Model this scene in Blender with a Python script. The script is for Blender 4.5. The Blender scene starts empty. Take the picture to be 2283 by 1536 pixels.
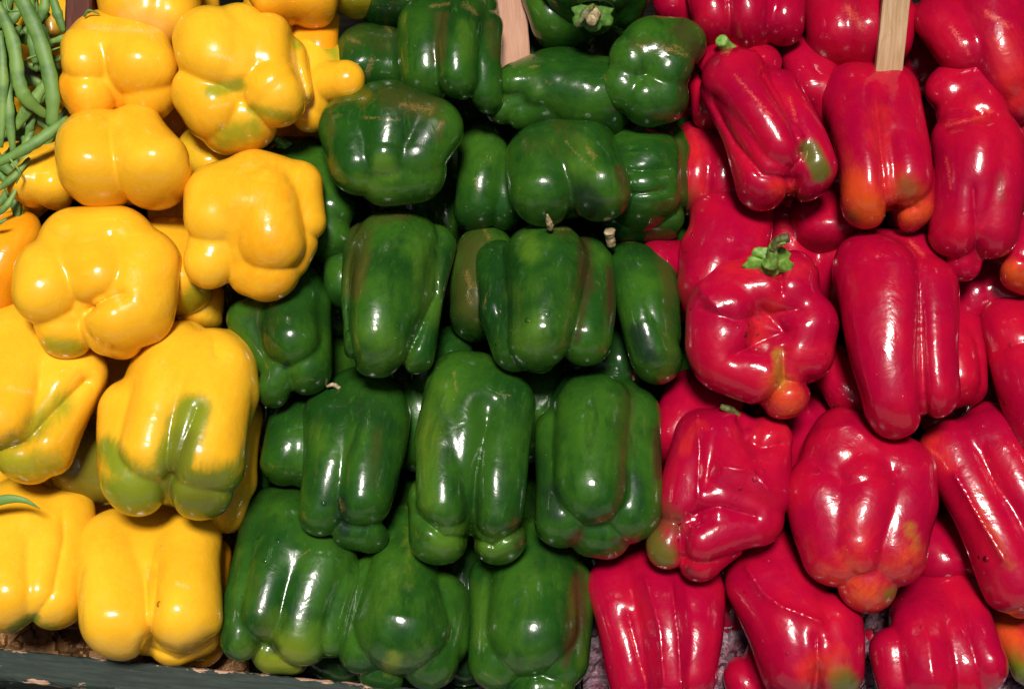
import bpy, math, random
import numpy as np
from mathutils import Vector, Matrix

# ------------------------------------------------------------------ camera, sky, sun, exposure
scene = bpy.context.scene
COL = scene.collection
R = math.radians
PITCH = R(60)                      # the camera looks down on a pile that rises to the back
D = 1.12                           # metres from the lens to the middle of the pile
S = 0.00029                        # metres per unit used to note positions in the pile
U = Vector((1, 0, 0))
V = Vector((0, math.sin(PITCH), math.cos(PITCH)))
W = Vector((0, -math.cos(PITCH), math.sin(PITCH)))
ORG = Vector((0, 0, 1.0))
CX, CY = 1141.5, 768.0

cam_d = bpy.data.cameras.new('camera'); cam = bpy.data.objects.new('camera', cam_d); COL.objects.link(cam)
cam.matrix_world = Matrix.Translation(ORG + W * D) @ Matrix((U, V, W)).transposed().to_4x4()
cam_d.sensor_width = 36; cam_d.lens = 36 * D / (2283 * S)
cam_d.clip_start = 0.01; cam_d.clip_end = 200
scene.camera = cam

SUN_EL, SUN_AZ = R(82), R(-12)       # behind the shopper's shoulder
wd = bpy.data.worlds.new('World'); scene.world = wd; wd.use_nodes = True
wn = wd.node_tree.nodes; wl = wd.node_tree.links
bg = wn['Background']; sky = wn.new('ShaderNodeTexSky')
sky.sky_type = 'NISHITA'; sky.sun_disc = False; sky.sun_elevation = SUN_EL; sky.sun_rotation = R(180) - SUN_AZ
sky.air_density = 1.0; sky.dust_density = 3.0; sky.ozone_density = 1.0
wl.new(sky.outputs[0], bg.inputs[0]); bg.inputs[1].default_value = 0.06
sd = bpy.data.lights.new('sun', 'SUN'); sd.energy = 4.9; sd.angle = R(12); sd.color = (1, .95, .88)
sun = bpy.data.objects.new('sun', sd); COL.objects.link(sun)
sdir = Vector((math.sin(SUN_AZ) * math.cos(SUN_EL), -math.cos(SUN_AZ) * math.cos(SUN_EL), math.sin(SUN_EL)))
sun.rotation_euler = sdir.to_track_quat('Z', 'Y').to_euler()
sun.location = ORG + sdir * 3
scene.view_settings.view_transform = 'Standard'; scene.view_settings.look = 'None'
scene.view_settings.exposure = 0.0; scene.view_settings.gamma = 1
scene.render.resolution_x = 1024; scene.render.resolution_y = 688

def P(x, y, w=0.0):
    """point of the pile: right, down, out of the pile"""
    k = (D - w * S) / D
    return ORG + U * ((x - CX) * S * k) + V * (-(y - CY) * S * k) + W * (w * S)

# ------------------------------------------------------------------ helpers
def tag(o, label=None, cat=None, group=None, kind=None):
    if label: o['label'] = label
    if cat: o['category'] = cat
    if group: o['group'] = group
    if kind: o['kind'] = kind
    return o

def new_obj(name, verts, faces, mat, parent=None, loc=None, smooth=True):
    me = bpy.data.meshes.new(name)
    verts = np.asarray(verts, dtype=np.float32)
    if isinstance(faces, np.ndarray):
        n, q = faces.shape
        me.vertices.add(len(verts)); me.vertices.foreach_set('co', verts.ravel())
        me.loops.add(n * q); me.loops.foreach_set('vertex_index', faces.astype(np.int32).ravel())
        me.polygons.add(n); me.polygons.foreach_set('loop_start', np.arange(0, n * q, q, dtype=np.int32))
        me.polygons.foreach_set('loop_total', np.full(n, q, dtype=np.int32))
        me.update(calc_edges=True)
    else:
        me.from_pydata([tuple(map(float, v)) for v in verts], [], faces); me.update()
    me.polygons.foreach_set('use_smooth', np.full(len(me.polygons), smooth))
    if mat: me.materials.append(mat)
    o = bpy.data.objects.new(name, me); COL.objects.link(o)
    if parent: o.parent = parent
    if loc is not None: o.location = loc
    return o

class N:
    """small node-tree helper"""
    def __init__(s, name):
        s.m = bpy.data.materials.new(name); s.m.use_nodes = True
        s.t = s.m.node_tree; s.n = s.t.nodes; s.l = s.t.links
        s.b = s.n['Principled BSDF']
    def node(s, kind, **kw):
        x = s.n.new('ShaderNode' + kind)
        for k, v in kw.items():
            if hasattr(x, k): setattr(x, k, v)
        return x
    def set(s, sock, v):
        if isinstance(v, bpy.types.NodeSocket): s.l.new(v, sock)
        else: sock.default_value = v
    def noise(s, vec, scale, detail=3, rough=.5, dist=0):
        x = s.node('TexNoise'); s.set(x.inputs['Vector'], vec)
        x.inputs['Scale'].default_value = scale; x.inputs['Detail'].default_value = detail
        x.inputs['Roughness'].default_value = rough; x.inputs['Distortion'].default_value = dist
        return x.outputs['Fac']
    def math(s, op, a, b=0.0, c=0.0, clamp=False):
        x = s.node('Math', operation=op); x.use_clamp = clamp
        s.set(x.inputs[0], a); s.set(x.inputs[1], b); s.set(x.inputs[2], c); return x.outputs[0]
    def ramp(s, v, lo, hi, a=0.0, b=1.0):
        x = s.node('MapRange'); x.interpolation_type = 'SMOOTHSTEP'
        s.set(x.inputs[0], v); x.inputs[1].default_value = lo; x.inputs[2].default_value = hi
        x.inputs[3].default_value = a; x.inputs[4].default_value = b; return x.outputs[0]
    def mix(s, f, a, b, blend='MIX'):
        x = s.node('Mix', data_type='RGBA', blend_type=blend)
        s.set(x.inputs[0], f); s.set(x.inputs[6], a); s.set(x.inputs[7], b); return x.outputs[2]
    def vmul(s, v, t):
        x = s.node('VectorMath', operation='MULTIPLY'); s.set(x.inputs[0], v); s.set(x.inputs[1], t); return x.outputs[0]
    def vadd(s, v, t):
        x = s.node('VectorMath', operation='ADD'); s.set(x.inputs[0], v); s.set(x.inputs[1], t); return x.outputs[0]
    def attr(s, name, out='Color'):
        x = s.node('Attribute', attribute_name=name); return x.outputs[out]
    def bump(s, h, strength, dist, prev=None):
        x = s.node('Bump'); s.set(x.inputs['Height'], h); x.inputs['Strength'].default_value = strength
        x.inputs['Distance'].default_value = dist
        if prev is not None: s.l.new(prev, x.inputs['Normal'])
        return x.outputs[0]

def c4(c): return (c[0], c[1], c[2], 1)

def pepper_material(name, base, alt, dark, scar, rough, streak, wrinkle, sss, sheen_dust, specks):
    n = N(name); tc = n.attr('skin', 'Vector')        # along the fruit, across, through; metres * 10
    oi = n.node('ObjectInfo').outputs['Random']
    off = n.node('CombineXYZ'); n.set(off.inputs[0], n.math('MULTIPLY', oi, 37.0)); n.set(off.inputs[1], n.math('MULTIPLY', oi, 91.0)); n.set(off.inputs[2], n.math('MULTIPLY', oi, 53.0))
    v = n.vadd(tc, off.outputs[0])
    st = n.vmul(v, (0.28, 1, 1))
    a = n.noise(v, 2.2, 3, .55); b = n.noise(st, 7, 4, .6, .4); c = n.noise(st, 26, 3, .6)
    col = n.mix(n.ramp(a, .36, .66), c4(base), c4(alt)); col = n.mix(n.math('MULTIPLY', n.ramp(n.noise(v, 1.5, 2), .5, .7), streak), col, c4(dark))
    col = n.mix(n.math('MULTIPLY', n.ramp(b, .50, .78), streak), col, c4(dark))
    # paler hairline grain along the fruit
    col = n.mix(n.math('MULTIPLY', n.ramp(c, .55, .8), streak * .5), col, c4([min(1, x * 1.6 + .004) for x in alt]))
    col = n.mix(n.ramp(n.noise(v, 15, 5, .65, .5), .45, .75, 0, .45 * streak), col, c4(dark))
    # patches that the fruit itself has
    mask = n.attr('patch', 'Alpha'); pc = n.attr('patch', 'Color')
    mm = n.math('ADD', mask, n.math('MULTIPLY', n.math('SUBTRACT', n.noise(st, 11, 8, .74, .5), .5), 1.1))
    mm = n.math('MULTIPLY', n.ramp(mm, .12, .88), n.ramp(mask, .0, .35))
    col = n.mix(n.math('MULTIPLY', mm, .72 if base[0] < .1 else .88), col, pc)
    # scuffs and corky scars
    sc = n.attr('scar', 'Fac')
    sn = n.noise(v, 52, 6, .75, 1.6)
    sm = n.ramp(n.math('ADD', n.math('MULTIPLY', sc, .34), n.math('MULTIPLY', sn, .8)), .64, .78)
    gen = n.math('MULTIPLY', n.ramp(n.noise(v, 5.5, 2, .5), .66, .74), n.ramp(n.noise(v, 42, 4, .7, 1.5), .56, .66))
    sm = n.math('MAXIMUM', n.math('MULTIPLY', sm, n.ramp(sc, .02, .2)), n.math('MULTIPLY', gen, streak * .5), clamp=True)
    col = n.mix(n.math('MULTIPLY', sm, .45), col, c4(scar))
    # specks of dust and dried droplets
    vo = n.node('TexVoronoi', feature='F1'); n.set(vo.inputs['Vector'], v); vo.inputs['Scale'].default_value = 26
    cell = n.node('SeparateColor'); n.l.new(vo.outputs['Color'], cell.inputs[0])
    on = n.math('GREATER_THAN', cell.outputs[0], 1 - specks)
    dot = n.math('MULTIPLY', n.math('LESS_THAN', vo.outputs['Distance'], n.math('MULTIPLY', cell.outputs[1], .075)), on)
    col = n.mix(n.math('MULTIPLY', dot, .55), col, (.75, .72, .6, 1))
    n.set(n.b.inputs['Base Color'], col)
    rr = n.ramp(n.noise(v, 6, 6, .7, .4), .32, .72, rough * .7, rough * 1.8)
    rr = n.math('ADD', rr, n.math('MULTIPLY', sm, .22))
    n.set(n.b.inputs['Roughness'], rr)
    n.b.inputs['IOR'].default_value = 1.38; n.b.inputs['Specular IOR Level'].default_value = .4
    n.b.inputs['Coat Weight'].default_value = .45
    n.b.inputs['Coat Roughness'].default_value = .11; n.b.inputs['Coat IOR'].default_value = 1.45
    n.b.inputs['Subsurface Weight'].default_value = sss
    n.b.inputs['Subsurface Radius'].default_value = (1.0, .45, .12) if base[0] > .3 else (.3, .8, .12)
    n.b.inputs['Subsurface Scale'].default_value = .006
    h1 = n.noise(v, 9, 3, .5, .5); h2 = n.noise(v, 34, 3, .6); h3 = n.noise(v, 150, 2, .5)
    bp = n.bump(h1, wrinkle, .0030)
    bp = n.bump(h2, wrinkle * .6, .0005, bp)
    bp = n.bump(h3, .12, .0001, bp)
    bp = n.bump(dot, .6, .0006, bp)
    n.l.new(bp, n.b.inputs['Normal']); n.l.new(bp, n.b.inputs['Coat Normal'])
    return n.m

M = {}
M['y'] = pepper_material('yellow_pepper_skin', (.77, .385, .014), (.81, .44, .020), (.74, .31, .010), (.85, .55, .20), .22, .3, .16, .06, 0, .03)
M['g'] = pepper_material('green_pepper_skin', (.011, .055, .006), (.032, .102, .008), (.005, .027, .005), (.30, .17, .05), .21, .75, .16, .0, 0, .10)
M['r'] = pepper_material('red_pepper_skin', (.32, .0012, .026), (.40, .003, .022), (.24, .0008, .024), (.70, .12, .06), .20, .35, .20, .04, 0, .13)

PC = {'g': (.10, .19, .012), 'd': (.030, .095, .010), 'o': (.62, .085, .008), 'l': (.075, .16, .012), 'b': (.055, .050, .010),
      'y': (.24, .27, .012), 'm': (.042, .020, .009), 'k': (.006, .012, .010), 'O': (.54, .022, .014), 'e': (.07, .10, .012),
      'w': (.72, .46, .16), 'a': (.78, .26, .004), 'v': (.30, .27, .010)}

# ------------------------------------------------------------------ fruit grown as blended lobes
def cone(p, a, b, r1, r2):
    ba = b - a; l2 = max(float(ba @ ba), 1e-3)
    x, y, z = p
    px, py, pz = x - a[0], y - a[1], z - a[2]
    t = np.clip((px * ba[0] + py * ba[1] + pz * ba[2]) / l2, 0, 1)
    return np.sqrt((px - t * ba[0]) ** 2 + (py - t * ba[1]) ** 2 + (pz - t * ba[2]) ** 2) - (r1 + (r2 - r1) * t)

def smin(a, b, k):
    h = np.clip(k - np.abs(a - b), 0, None) / k
    return np.minimum(a, b) - h * h * h * k / 6.0

def field(spec):
    rs = np.random.RandomState(spec['seed']); ph = rs.rand(20) * 6.28; am = spec['lump']
    def f(x, y, z):
        xw = x + 4.0 * am * np.sin(y / 47 + ph[0]) + 3 * am * np.sin(z / 39 + ph[1])
        yw = y + 4.0 * am * np.sin(x / 51 + ph[2]) + 3 * am * np.sin(z / 43 + ph[3])
        zw = z + 3.5 * am * np.sin(x / 41 + ph[4]) + 3.5 * am * np.sin(y / 55 + ph[5])
        zw = zw + spec['bend'] * np.minimum((y / spec['full']) ** 2, 1.3) - spec['bend'] * .3
        p = (xw, yw, zw); d = None
        soft = np.clip((y / spec['half'] + .35) / 1.1, 0, 1) * spec['soft']
        for (a, b, r1, r2, k) in spec['cones']:
            c = cone(p, a, b, r1, r2)
            d = c if d is None else smin(d, c, k + soft)
        for (a, r, k) in spec['dents']:
            c = np.sqrt((xw - a[0]) ** 2 + (yw - a[1]) ** 2 + (zw - a[2]) ** 2) - r
            d = -smin(-d, c, k)
        if spec['lines']:
            xc, yc, z0, k0 = spec['fr']; kv = (D - (z0 + z * k0) * S) / D / k0
            X, Y = CX + (x + xc - CX) / kv, CY + (yc - CY - y) / kv
        for (pts, wd_, dp) in spec['lines']:
            dp = dp * spec['cgain']
            m = None
            for (x1, y1, x2, y2) in pts:
                q = seg2(X, Y, x1, y1, x2, y2); m = q if m is None else np.minimum(m, q)
            d = d + dp * (1.05 * np.exp(-m / (wd_ * .8)) + .65 * np.exp(-(m / (2.4 * wd_)) ** 2)) * np.clip((z + 20) / 50, 0, 1)
        d = d + am * .7 * np.sin(xw / 15 + ph[6] + 1.3 * np.sin(yw / 33 + ph[9])) * np.sin(yw / 24 + ph[7]) * np.cos(zw / 18 + ph[8]) * .8
        return d.astype(np.float32)
    return f

def surface_net(f, lo, hi, h):
    ax = [np.arange(lo[i], hi[i] + h, h, dtype=np.float32) for i in range(3)]
    Vv = f(ax[0][:, None, None], ax[1][None, :, None], ax[2][None, None, :])
    nx, ny, nz = Vv.shape; ins = Vv < 0
    c = (nx - 1, ny - 1, nz - 1)
    acc = np.zeros(c + (3,), np.float32); cnt = np.zeros(c, np.float32)
    offs = [(i, j, k) for i in (0, 1) for j in (0, 1) for k in (0, 1)]
    for o in offs:
        for axis in range(3):
            if o[axis]: continue
            q = list(o); q[axis] = 1
            s0 = tuple(slice(o[i], o[i] + c[i]) for i in range(3)); s1 = tuple(slice(q[i], q[i] + c[i]) for i in range(3))
            a, b = Vv[s0], Vv[s1]; m = (ins[s0] != ins[s1])
            t = np.where(m, a / np.where(m, a - b, 1), 0)
            for i in range(3):
                acc[..., i] += np.where(m, o[i] + (t if i == axis else 0), 0)
            cnt += m
    act = cnt > 0; idx = np.full(c, -1, np.int64); idx[act] = np.arange(act.sum())
    g = np.argwhere(act).astype(np.float32)
    v = (g + acc[act] / cnt[act][:, None]) * h + np.array(lo, np.float32)
    faces = []
    for axis in range(3):
        s0 = [slice(0, n) for n in (nx, ny, nz)]; s1 = list(s0)
        s0[axis] = slice(0, -1); s1[axis] = slice(1, None)
        a, b = ins[tuple(s0)], ins[tuple(s1)]
        for flip in (False, True):
            m = (a & ~b) if not flip else (~a & b)
            e = np.argwhere(m); o1, o2 = [(1, 2), (2, 0), (0, 1)][axis]
            e = e[(e[:, o1] > 0) & (e[:, o2] > 0) & (e[:, o1] < c[o1]) & (e[:, o2] < c[o2])]
            def at(d1, d2):
                q = e.copy(); q[:, o1] -= d1; q[:, o2] -= d2; return idx[q[:, 0], q[:, 1], q[:, 2]]
            quad = [at(1, 1), at(0, 1), at(0, 0), at(1, 0)]
            if flip: quad = quad[::-1]
            faces.append(np.stack(quad, 1))
    faces = np.concatenate(faces)
    for _ in range(2):
        e = h * .35; x, y, z = v[:, 0], v[:, 1], v[:, 2]
        d = f(x, y, z)
        g = np.stack([f(x + e, y, z) - f(x - e, y, z), f(x, y + e, z) - f(x, y - e, z), f(x, y, z + e) - f(x, y, z - e)], 1) / (2 * e)
        n2 = np.maximum((g ** 2).sum(1), .15)
        step = np.clip(d / n2, -h, h)
        v = v - g * step[:, None]
    return v, faces

def seg2(x, y, x1, y1, x2, y2):
    dx, dy = x2 - x1, y2 - y1; l2 = dx * dx + dy * dy + 1e-6
    t = np.clip(((x - x1) * dx + (y - y1) * dy) / l2, 0, 1)
    return np.hypot(x - x1 - t * dx, y - y1 - t * dy)

CREASES = {   # folds seen on single fruits: points, half width, depth (negative stands proud)
 'Y10': [([(200,690),(235,668),(272,655)],8,8), ([(110,520),(170,545),(250,525)],16,3)],
 'Y11': [([(560,400),(620,410),(680,400)],16,3)],
 'Y15': [([(-20,1010),(60,985),(110,930),(190,850)],12,10)],
 'Y16': [([(475,740),(480,790)],16,5), ([(440,910),(405,1000),(378,1085),(372,1140)],7,4)],
 'Y18': [([(136,1070),(142,1200),(118,1320),(60,1405)],12,5)],
 'Y19': [([(352,1260),(350,1310),(337,1400),(330,1470)],8,5), ([(330,1440),(400,1470),(470,1430)],9,8), ([(348,1290),(356,1315)],7,-3)],
 'Y3': [([(655,60),(665,150),(690,240)],7,5)], 'Y2': [([(200,52),(270,64),(345,56)],16,3)], 'G18': [([(1130,530),(1112,620),(1118,700)],7,5)], 'G26': [([(915,1120),(905,1300)],16,-3)],
 'G17': [([(800,500),(778,600),(776,720),(790,810)],6,7), ([(978,560),(970,660),(920,770),(888,838)],7,9)],
 'G19': [([(1430,620),(1450,700),(1490,760)],22,5)],
 'G23': [([(1085,950),(1060,1060),(1050,1200),(1048,1250)],11,11), ([(935,1150),(990,1196),(1045,1200)],7,9), ([(1052,1200),(1100,1216),(1158,1180)],7,9)],
 'G11': [([(1350,380),(1430,382),(1490,378)],5,5), ([(1360,432),(1430,432),(1480,425)],5,6)],
 'R1': [([(1625,0),(1628,90)],14,6), ([(1712,0),(1708,90)],14,6)],
 'R4': [([(1590,230),(1640,320),(1700,390),(1750,400)],9,9), ([(1700,170),(1760,270),(1785,340)],9,8), ([(1775,400),(1770,440)],7,9), ([(1610,130),(1660,112),(1712,125)],8,-5)],
 'R5': [([(1950,200),(1962,330),(1975,450),(1985,500)],9,9), ([(1985,470),(2040,462)],7,8)],
 'R6': [([(2060,262),(2110,285),(2190,260)],14,8), ([(2170,420),(2178,590)],10,7)],
 'R13': [([(1570,690),(1640,715),(1720,700),(1780,690)],16,10), ([(1560,640),(1600,690)],10,-5), ([(1640,790),(1700,760),(1750,740),(1700,690)],13,11), ([(1745,780),(1748,850),(1700,910)],8,10), ([(1752,848),(1800,858)],8,8), ([(1742,560),(1742,650)],9,8)],
 'R14': [([(2045,540),(2052,700),(2062,880),(2070,940)],9,8), ([(1900,700),(1925,830),(1960,940)],20,-3)],
 'R19': [([(1555,920),(1560,1010),(1556,1110)],7,-6), ([(1655,925),(1660,980),(1700,1000),(1740,990)],10,9), ([(1610,1040),(1680,1050),(1712,1090)],8,-5), ([(1540,1150),(1600,1128),(1680,1150)],10,9), ([(1515,1170),(1518,1240)],7,8)],
 'R20': [([(1830,960),(1900,945),(1960,1000)],14,-4), ([(1820,1040),(1900,1080),(1990,1050)],22,6)],
 'R21': [([(2130,1060),(2180,1150),(2240,1250)],6,-7), ([(2190,1000),(2230,1120),(2290,1230)],18,6)],
 'R22': [([(1440,1290),(1470,1400),(1480,1530)],5,-5), ([(1497,1300),(1512,1410),(1520,1540)],4,-5), ([(1400,1370),(1440,1530)],12,7)],
 'R23': [([(1665,1265),(1700,1320),(1740,1350),(1830,1385)],6,-7), ([(1822,1420),(1822,1540)],9,9)],
 'R24': [([(2120,1300),(2160,1420),(2190,1520)],12,7), ([(2040,1340),(2070,1420),(2080,1520)],10,-3)],
 'R16': [([(2190,800),(2240,775),(2300,760)],16,7)],
}
PEPPERS = {}
def pepper(key, hue, z, tilt, lobes, label, k=14, core=None, dents=(), patches=(), scars=(), lump=1.0, step=5.2, axis=None, group=None, soft=4, cend=.9, bend=60):
    """lobes: (x1, y1, r1, x2, y2, r2, out1[, out2]) ; z: how far out of the pile ; tilt: tip leans out"""
    if hue == 'y' and step == 5.2: step = 4.5
    L = np.array([[l[0], l[1]] for l in lobes] + [[l[3], l[4]] for l in lobes], float)
    xc, yc = (L[:, 0].min() + L[:, 0].max()) / 2, (L[:, 1].min() + L[:, 1].max()) / 2
    half = max(60.0, (L[:, 1].max() - L[:, 1].min()) / 2)
    tilt *= 2.5
    def wz(y, dz): return dz + tilt * (y - yc) / half
    k0 = (D - z * S) / D
    def loc3(x, y, w):       # a point of the fruit, seen at x, y, standing w out of its middle
        kk = (D - (z + w * 1.3 - bend * .55) * S) / D / k0
        return np.array([(x - CX) * kk - (xc - CX), -((y - CY) * kk - (yc - CY)), w / k0]), kk
    cones = []
    if core is None:
        rm = np.mean([max(l[2], l[5]) for l in lobes])
        hh = (L[:, 1].max() - L[:, 1].min()) * .28
        core = (xc, yc - hh, rm * .95, xc, yc + hh, rm * .9, -rm * .45)
    if core:
        core = list(core); d0 = core[6]; core = core[:6] + [d0 + 14, d0 - 4]; core[2] *= 1.02; core[5] *= cend
        core[3] += (core[0] - core[3]) * .12; core[4] += (core[1] - core[4]) * .12
        cones.append((core, 30))
    for l in lobes: cones.append((l, k))
    out = []
    for l, kk in cones:
        x1, y1, r1, x2, y2, r2, d1 = l[:7]; d2 = l[7] if len(l) > 7 else d1
        if len(l) > 8: kk = l[8]
        A_, s1 = loc3(x1, y1, wz(y1, d1)); B_, s2 = loc3(x2, y2, wz(y2, d2))
        out.append((A_, B_, r1 * s1, r2 * s2, kk))
    if len(out) > 1 and core: out = [out[0]] + out[1:]
    dn = [(loc3(d[0], d[1], wz(d[1], d[2]))[0], d[3], d[4] if len(d) > 4 else 14) for d in dents]
    seed = abs(sum(ord(ch) * (i + 7) for i, ch in enumerate(key))) % 9973
    f = field(dict(seed=seed, lump=lump, half=half, full=max(max(o_[0][1] + o_[2], o_[1][1] + o_[3]) for o_ in out) / 2 - min(min(o_[1][1] - o_[3], o_[0][1] - o_[2]) for o_ in out) / 2, soft=soft, fr=(xc, yc, z, k0), bend=bend, cgain=1.45 if hue == 'y' else 1.15, lines=[([(a_[0], a_[1], b_[0], b_[1]) for a_, b_ in zip(pt, pt[1:])], w_, d_) for pt, w_, d_ in CREASES.get(key, [])], cones=out, dents=dn))
    A = np.array([c_[0] - max(c_[2], c_[3]) for c_ in out] + [c_[1] - max(c_[2], c_[3]) for c_ in out])
    B = np.array([c_[0] + max(c_[2], c_[3]) for c_ in out] + [c_[1] + max(c_[2], c_[3]) for c_ in out])
    lo, hi = A.min(0) - 18, B.max(0) + 18; lo[2] -= bend * 1.4; hi[2] += 6
    v, fc = surface_net(f, lo, hi, step)
    sc = S * k0; kv = (D - (z + v[:, 2] * k0) * S) / D / k0
    xa, ya = CX + (v[:, 0] + xc - CX) / kv, CY + (yc - CY - v[:, 1]) / kv
    name = {'y': 'yellow_pepper', 'g': 'green_pepper', 'r': 'red_pepper'}[hue]
    # rotate into the pile's frame
    rot = np.array(Matrix((U, V, W)).transposed())
    wv = (v * sc) @ rot.T
    o = new_obj(name, wv, fc, M[hue], loc=P(xc, yc, z))
    me = o.data
    # skin coordinates
    if axis is None:
        axis = (lobes[0][0], lobes[0][1], lobes[0][3], lobes[0][4])
    a = np.array([axis[2] - axis[0], -(axis[3] - axis[1]), tilt * .8]); a = a / (np.linalg.norm(a) + 1e-6)
    b = np.cross(a, [0, 0, 1.0]); b /= np.linalg.norm(b) + 1e-6; c = np.cross(a, b)
    sk = np.stack([v @ a, v @ b, v @ c], 1) * S * 10
    at = me.attributes.new('skin', 'FLOAT_VECTOR', 'POINT'); at.data.foreach_set('vector', sk.astype(np.float32).ravel())
    pcol = np.zeros((len(v), 4), np.float32); pcol[:, :3] = (.3, .2, .02)
    for p in patches:
        x1, y1, x2, y2, rad, code = p[:6]; s = p[6] if len(p) > 6 else 1.0
        m = np.clip(1 - seg2(xa, ya, x1, y1, x2, y2) / (rad * 1.35), 0, 1); m = m * m * (3 - 2 * m) * s
        w_ = m / np.maximum(m + pcol[:, 3] * (1 - m), 1e-5); w_ = np.where(m > 0, w_, 0)[:, None]
        pcol[:, :3] = pcol[:, :3] * (1 - w_) + np.array(PC[code]) * w_
        pcol[:, 3] = np.maximum(pcol[:, 3], m)
    at = me.attributes.new('patch', 'FLOAT_COLOR', 'POINT'); at.data.foreach_set('color', pcol.ravel())
    sv = np.zeros(len(v), np.float32)
    for s_ in scars:
        m = np.clip(1 - seg2(xa, ya, *s_[:4]) / s_[4], 0, 1); sv = np.maximum(sv, m)
    at = me.attributes.new('scar', 'FLOAT', 'POINT'); at.data.foreach_set('value', sv)
    tag(o, label, 'pepper', group or {'y': 'yellow peppers heaped on the left', 'g': 'green peppers heaped in the middle', 'r': 'red peppers heaped on the right'}[hue])
    PEPPERS[key] = (o, z)
    return o

# ------------------------------------------------------------------ yellow peppers
pepper('Y1', 'y', -60, 10, [(290,-40,72,300,20,68,10), (385,-30,68,392,60,66,10), (340,0,70,340,50,60,20)],
       'pale yellow pepper cut by the top edge, behind the squat twin-lobed one beside the beans', k=12, patches=[(300,30,360,60,60,'w',.5)])
pepper('Y2', 'y', 10, 10, [(202,110,62,198,142,60,10,16), (305,112,78,315,148,80,8,16), (176,196,50,196,216,56,-10,-4), (225,84,58,325,90,62,-8), (340,190,62,330,212,64,-28)],
       soft=12, cend=.9, label='squat yellow pepper with two bulging lobes, right beside the green beans', bend=22, k=8, core=(262,120,96,265,185,96,-48), patches=[(140,190,150,240,60,'a',.7)], scars=[(200,62,350,70,30)])
pepper('Y3', 'y', 60, 6, [(476,94,84,480,122,84,26,32), (600,90,62,602,140,60,18,22), (612,205,72,622,218,68,24), (648,130,46,655,210,46,-6,-2), (450,215,66,474,244,70,2), (510,275,66,560,270,64,-24), (535,64,62,548,80,62,8)],
       soft=12, cend=.9, label='biggest knotted yellow pepper near the top, green tinge along its lower fold', bend=22, k=8, core=(535,150,124,540,195,124,-50),
       patches=[(470,205,530,190,24,'y',.9), (560,245,640,262,22,'y',.8), (500,310,560,290,46,'y',.8), (390,215,430,300,26,'v',.5), (655,50,662,100,22,'y',.7)], scars=[(480,120,515,135,26), (470,240,510,232,18), (650,120,690,230,26)])
pepper('Y4', 'y', -15, 6, [(620,-20,66,632,12,58,10), (700,-20,60,698,12,60,10)],
       'deep yellow pepper cut by the top edge, just above the biggest knotted one', patches=[(640,10,700,20,60,'a',.5)])
pepper('Y4b', 'y', -75, 6, [(715,60,45,720,150,42,0), (690,60,40,700,140,40,0)],
       'shaded orange yellow pepper wedged behind the knotted one, near the dark green peppers', patches=[(715,60,720,150,80,'a',.8)])
pepper('Y5', 'y', -90, 0, [(775,-25,50,785,0,46,0), (800,-20,40,800,5,36,0)],
       'small yellow green pepper at the top edge where the yellow heap meets the green', patches=[(770,0,800,10,60,'y',.75)])
pepper('Y6', 'y', -25, 8, [(700,122,52,710,205,60,0), (738,186,48,774,176,46,30,62), (705,220,58,694,262,38,0)],
       'yellow pepper with a thumb-like lobe poking right over the dark green peppers', bend=22, k=6, patches=[(735,110,745,125,26,'y',.8), (760,180,790,180,50,'a',.5)])
pepper('Y14', 'y', -60, 4, [(455,330,52,480,372,56,0), (440,400,46,470,390,50,0)],
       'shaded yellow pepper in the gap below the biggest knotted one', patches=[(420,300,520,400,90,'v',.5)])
pepper('Y7', 'y', 65, 12, [(226,322,82,226,384,83,0), (302,296,68,350,378,88,14,18)],
       'smooth round yellow pepper with one long slanting crease, below the twin-lobed one', k=6, core=(285,330,88,290,380,92,-45))
pepper('Y8', 'y', -40, 8, [(122,358,46,86,416,54,0), (135,360,40,130,430,46,12)],
       'narrow yellow pepper leaning against the beans, left of the smooth round one', scars=[(60,390,110,385,10)], patches=[(120,350,140,350,50,'a',.5)])
pepper('Y9', 'y', -25, 6, [(35,535,66,8,610,64,0), (-25,600,60,-15,650,60,0)],
       'orange yellow pepper cut by the left edge, halfway up', patches=[(40,500,0,640,120,'a',.8)])
pepper('Y12', 'y', -15, 10, [(372,545,66,412,640,66,0), (400,535,50,440,620,44,-6)],
       'yellow pepper with a green cheek, lying between the two most contorted yellow ones', patches=[(455,640,430,680,46,'y',.95), (470,610,480,640,30,'e',.6)])
pepper('Y13', 'y', -70, 4, [(468,665,42,462,712,40,0), (440,680,40,440,710,40,0)],
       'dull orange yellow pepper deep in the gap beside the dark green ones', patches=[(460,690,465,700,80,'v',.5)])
pepper('Y10', 'y', 95, 8, [(165,542,82,268,540,80,0), (318,585,82,316,665,82,2,8), (112,606,80,114,646,80,12,20), (205,585,80,222,620,72,22,34), (268,715,74,308,690,84,18,10), (150,725,66,150,738,62,-26), (248,735,66,262,742,62,-14,-8)],
       soft=12, cend=.9, label='most contorted yellow pepper, a curled lobe wrapping its puckered centre', bend=22, k=8, core=(215,595,114,228,675,108,-42),
       patches=[(110,770,170,780,36,'y',.7)], scars=[(255,655,275,690,26)])
pepper('Y11', 'y', 100, 8, [(498,438,80,488,482,74,8,18), (596,455,86,600,535,78,18,32), (565,402,64,620,415,62,0), (672,420,58,688,490,46,-4), (482,560,68,470,580,62,-10,-4), (575,596,72,598,606,72,-22,-16), (655,540,56,640,580,50,-20)],
       soft=12, cend=.9, label='orange yellow pepper with five knobbly lobes, overhanging the green heap', bend=22, k=8, core=(560,465,116,575,560,108,-28), patches=[(600,400,640,650,160,'a',.45)])
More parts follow.
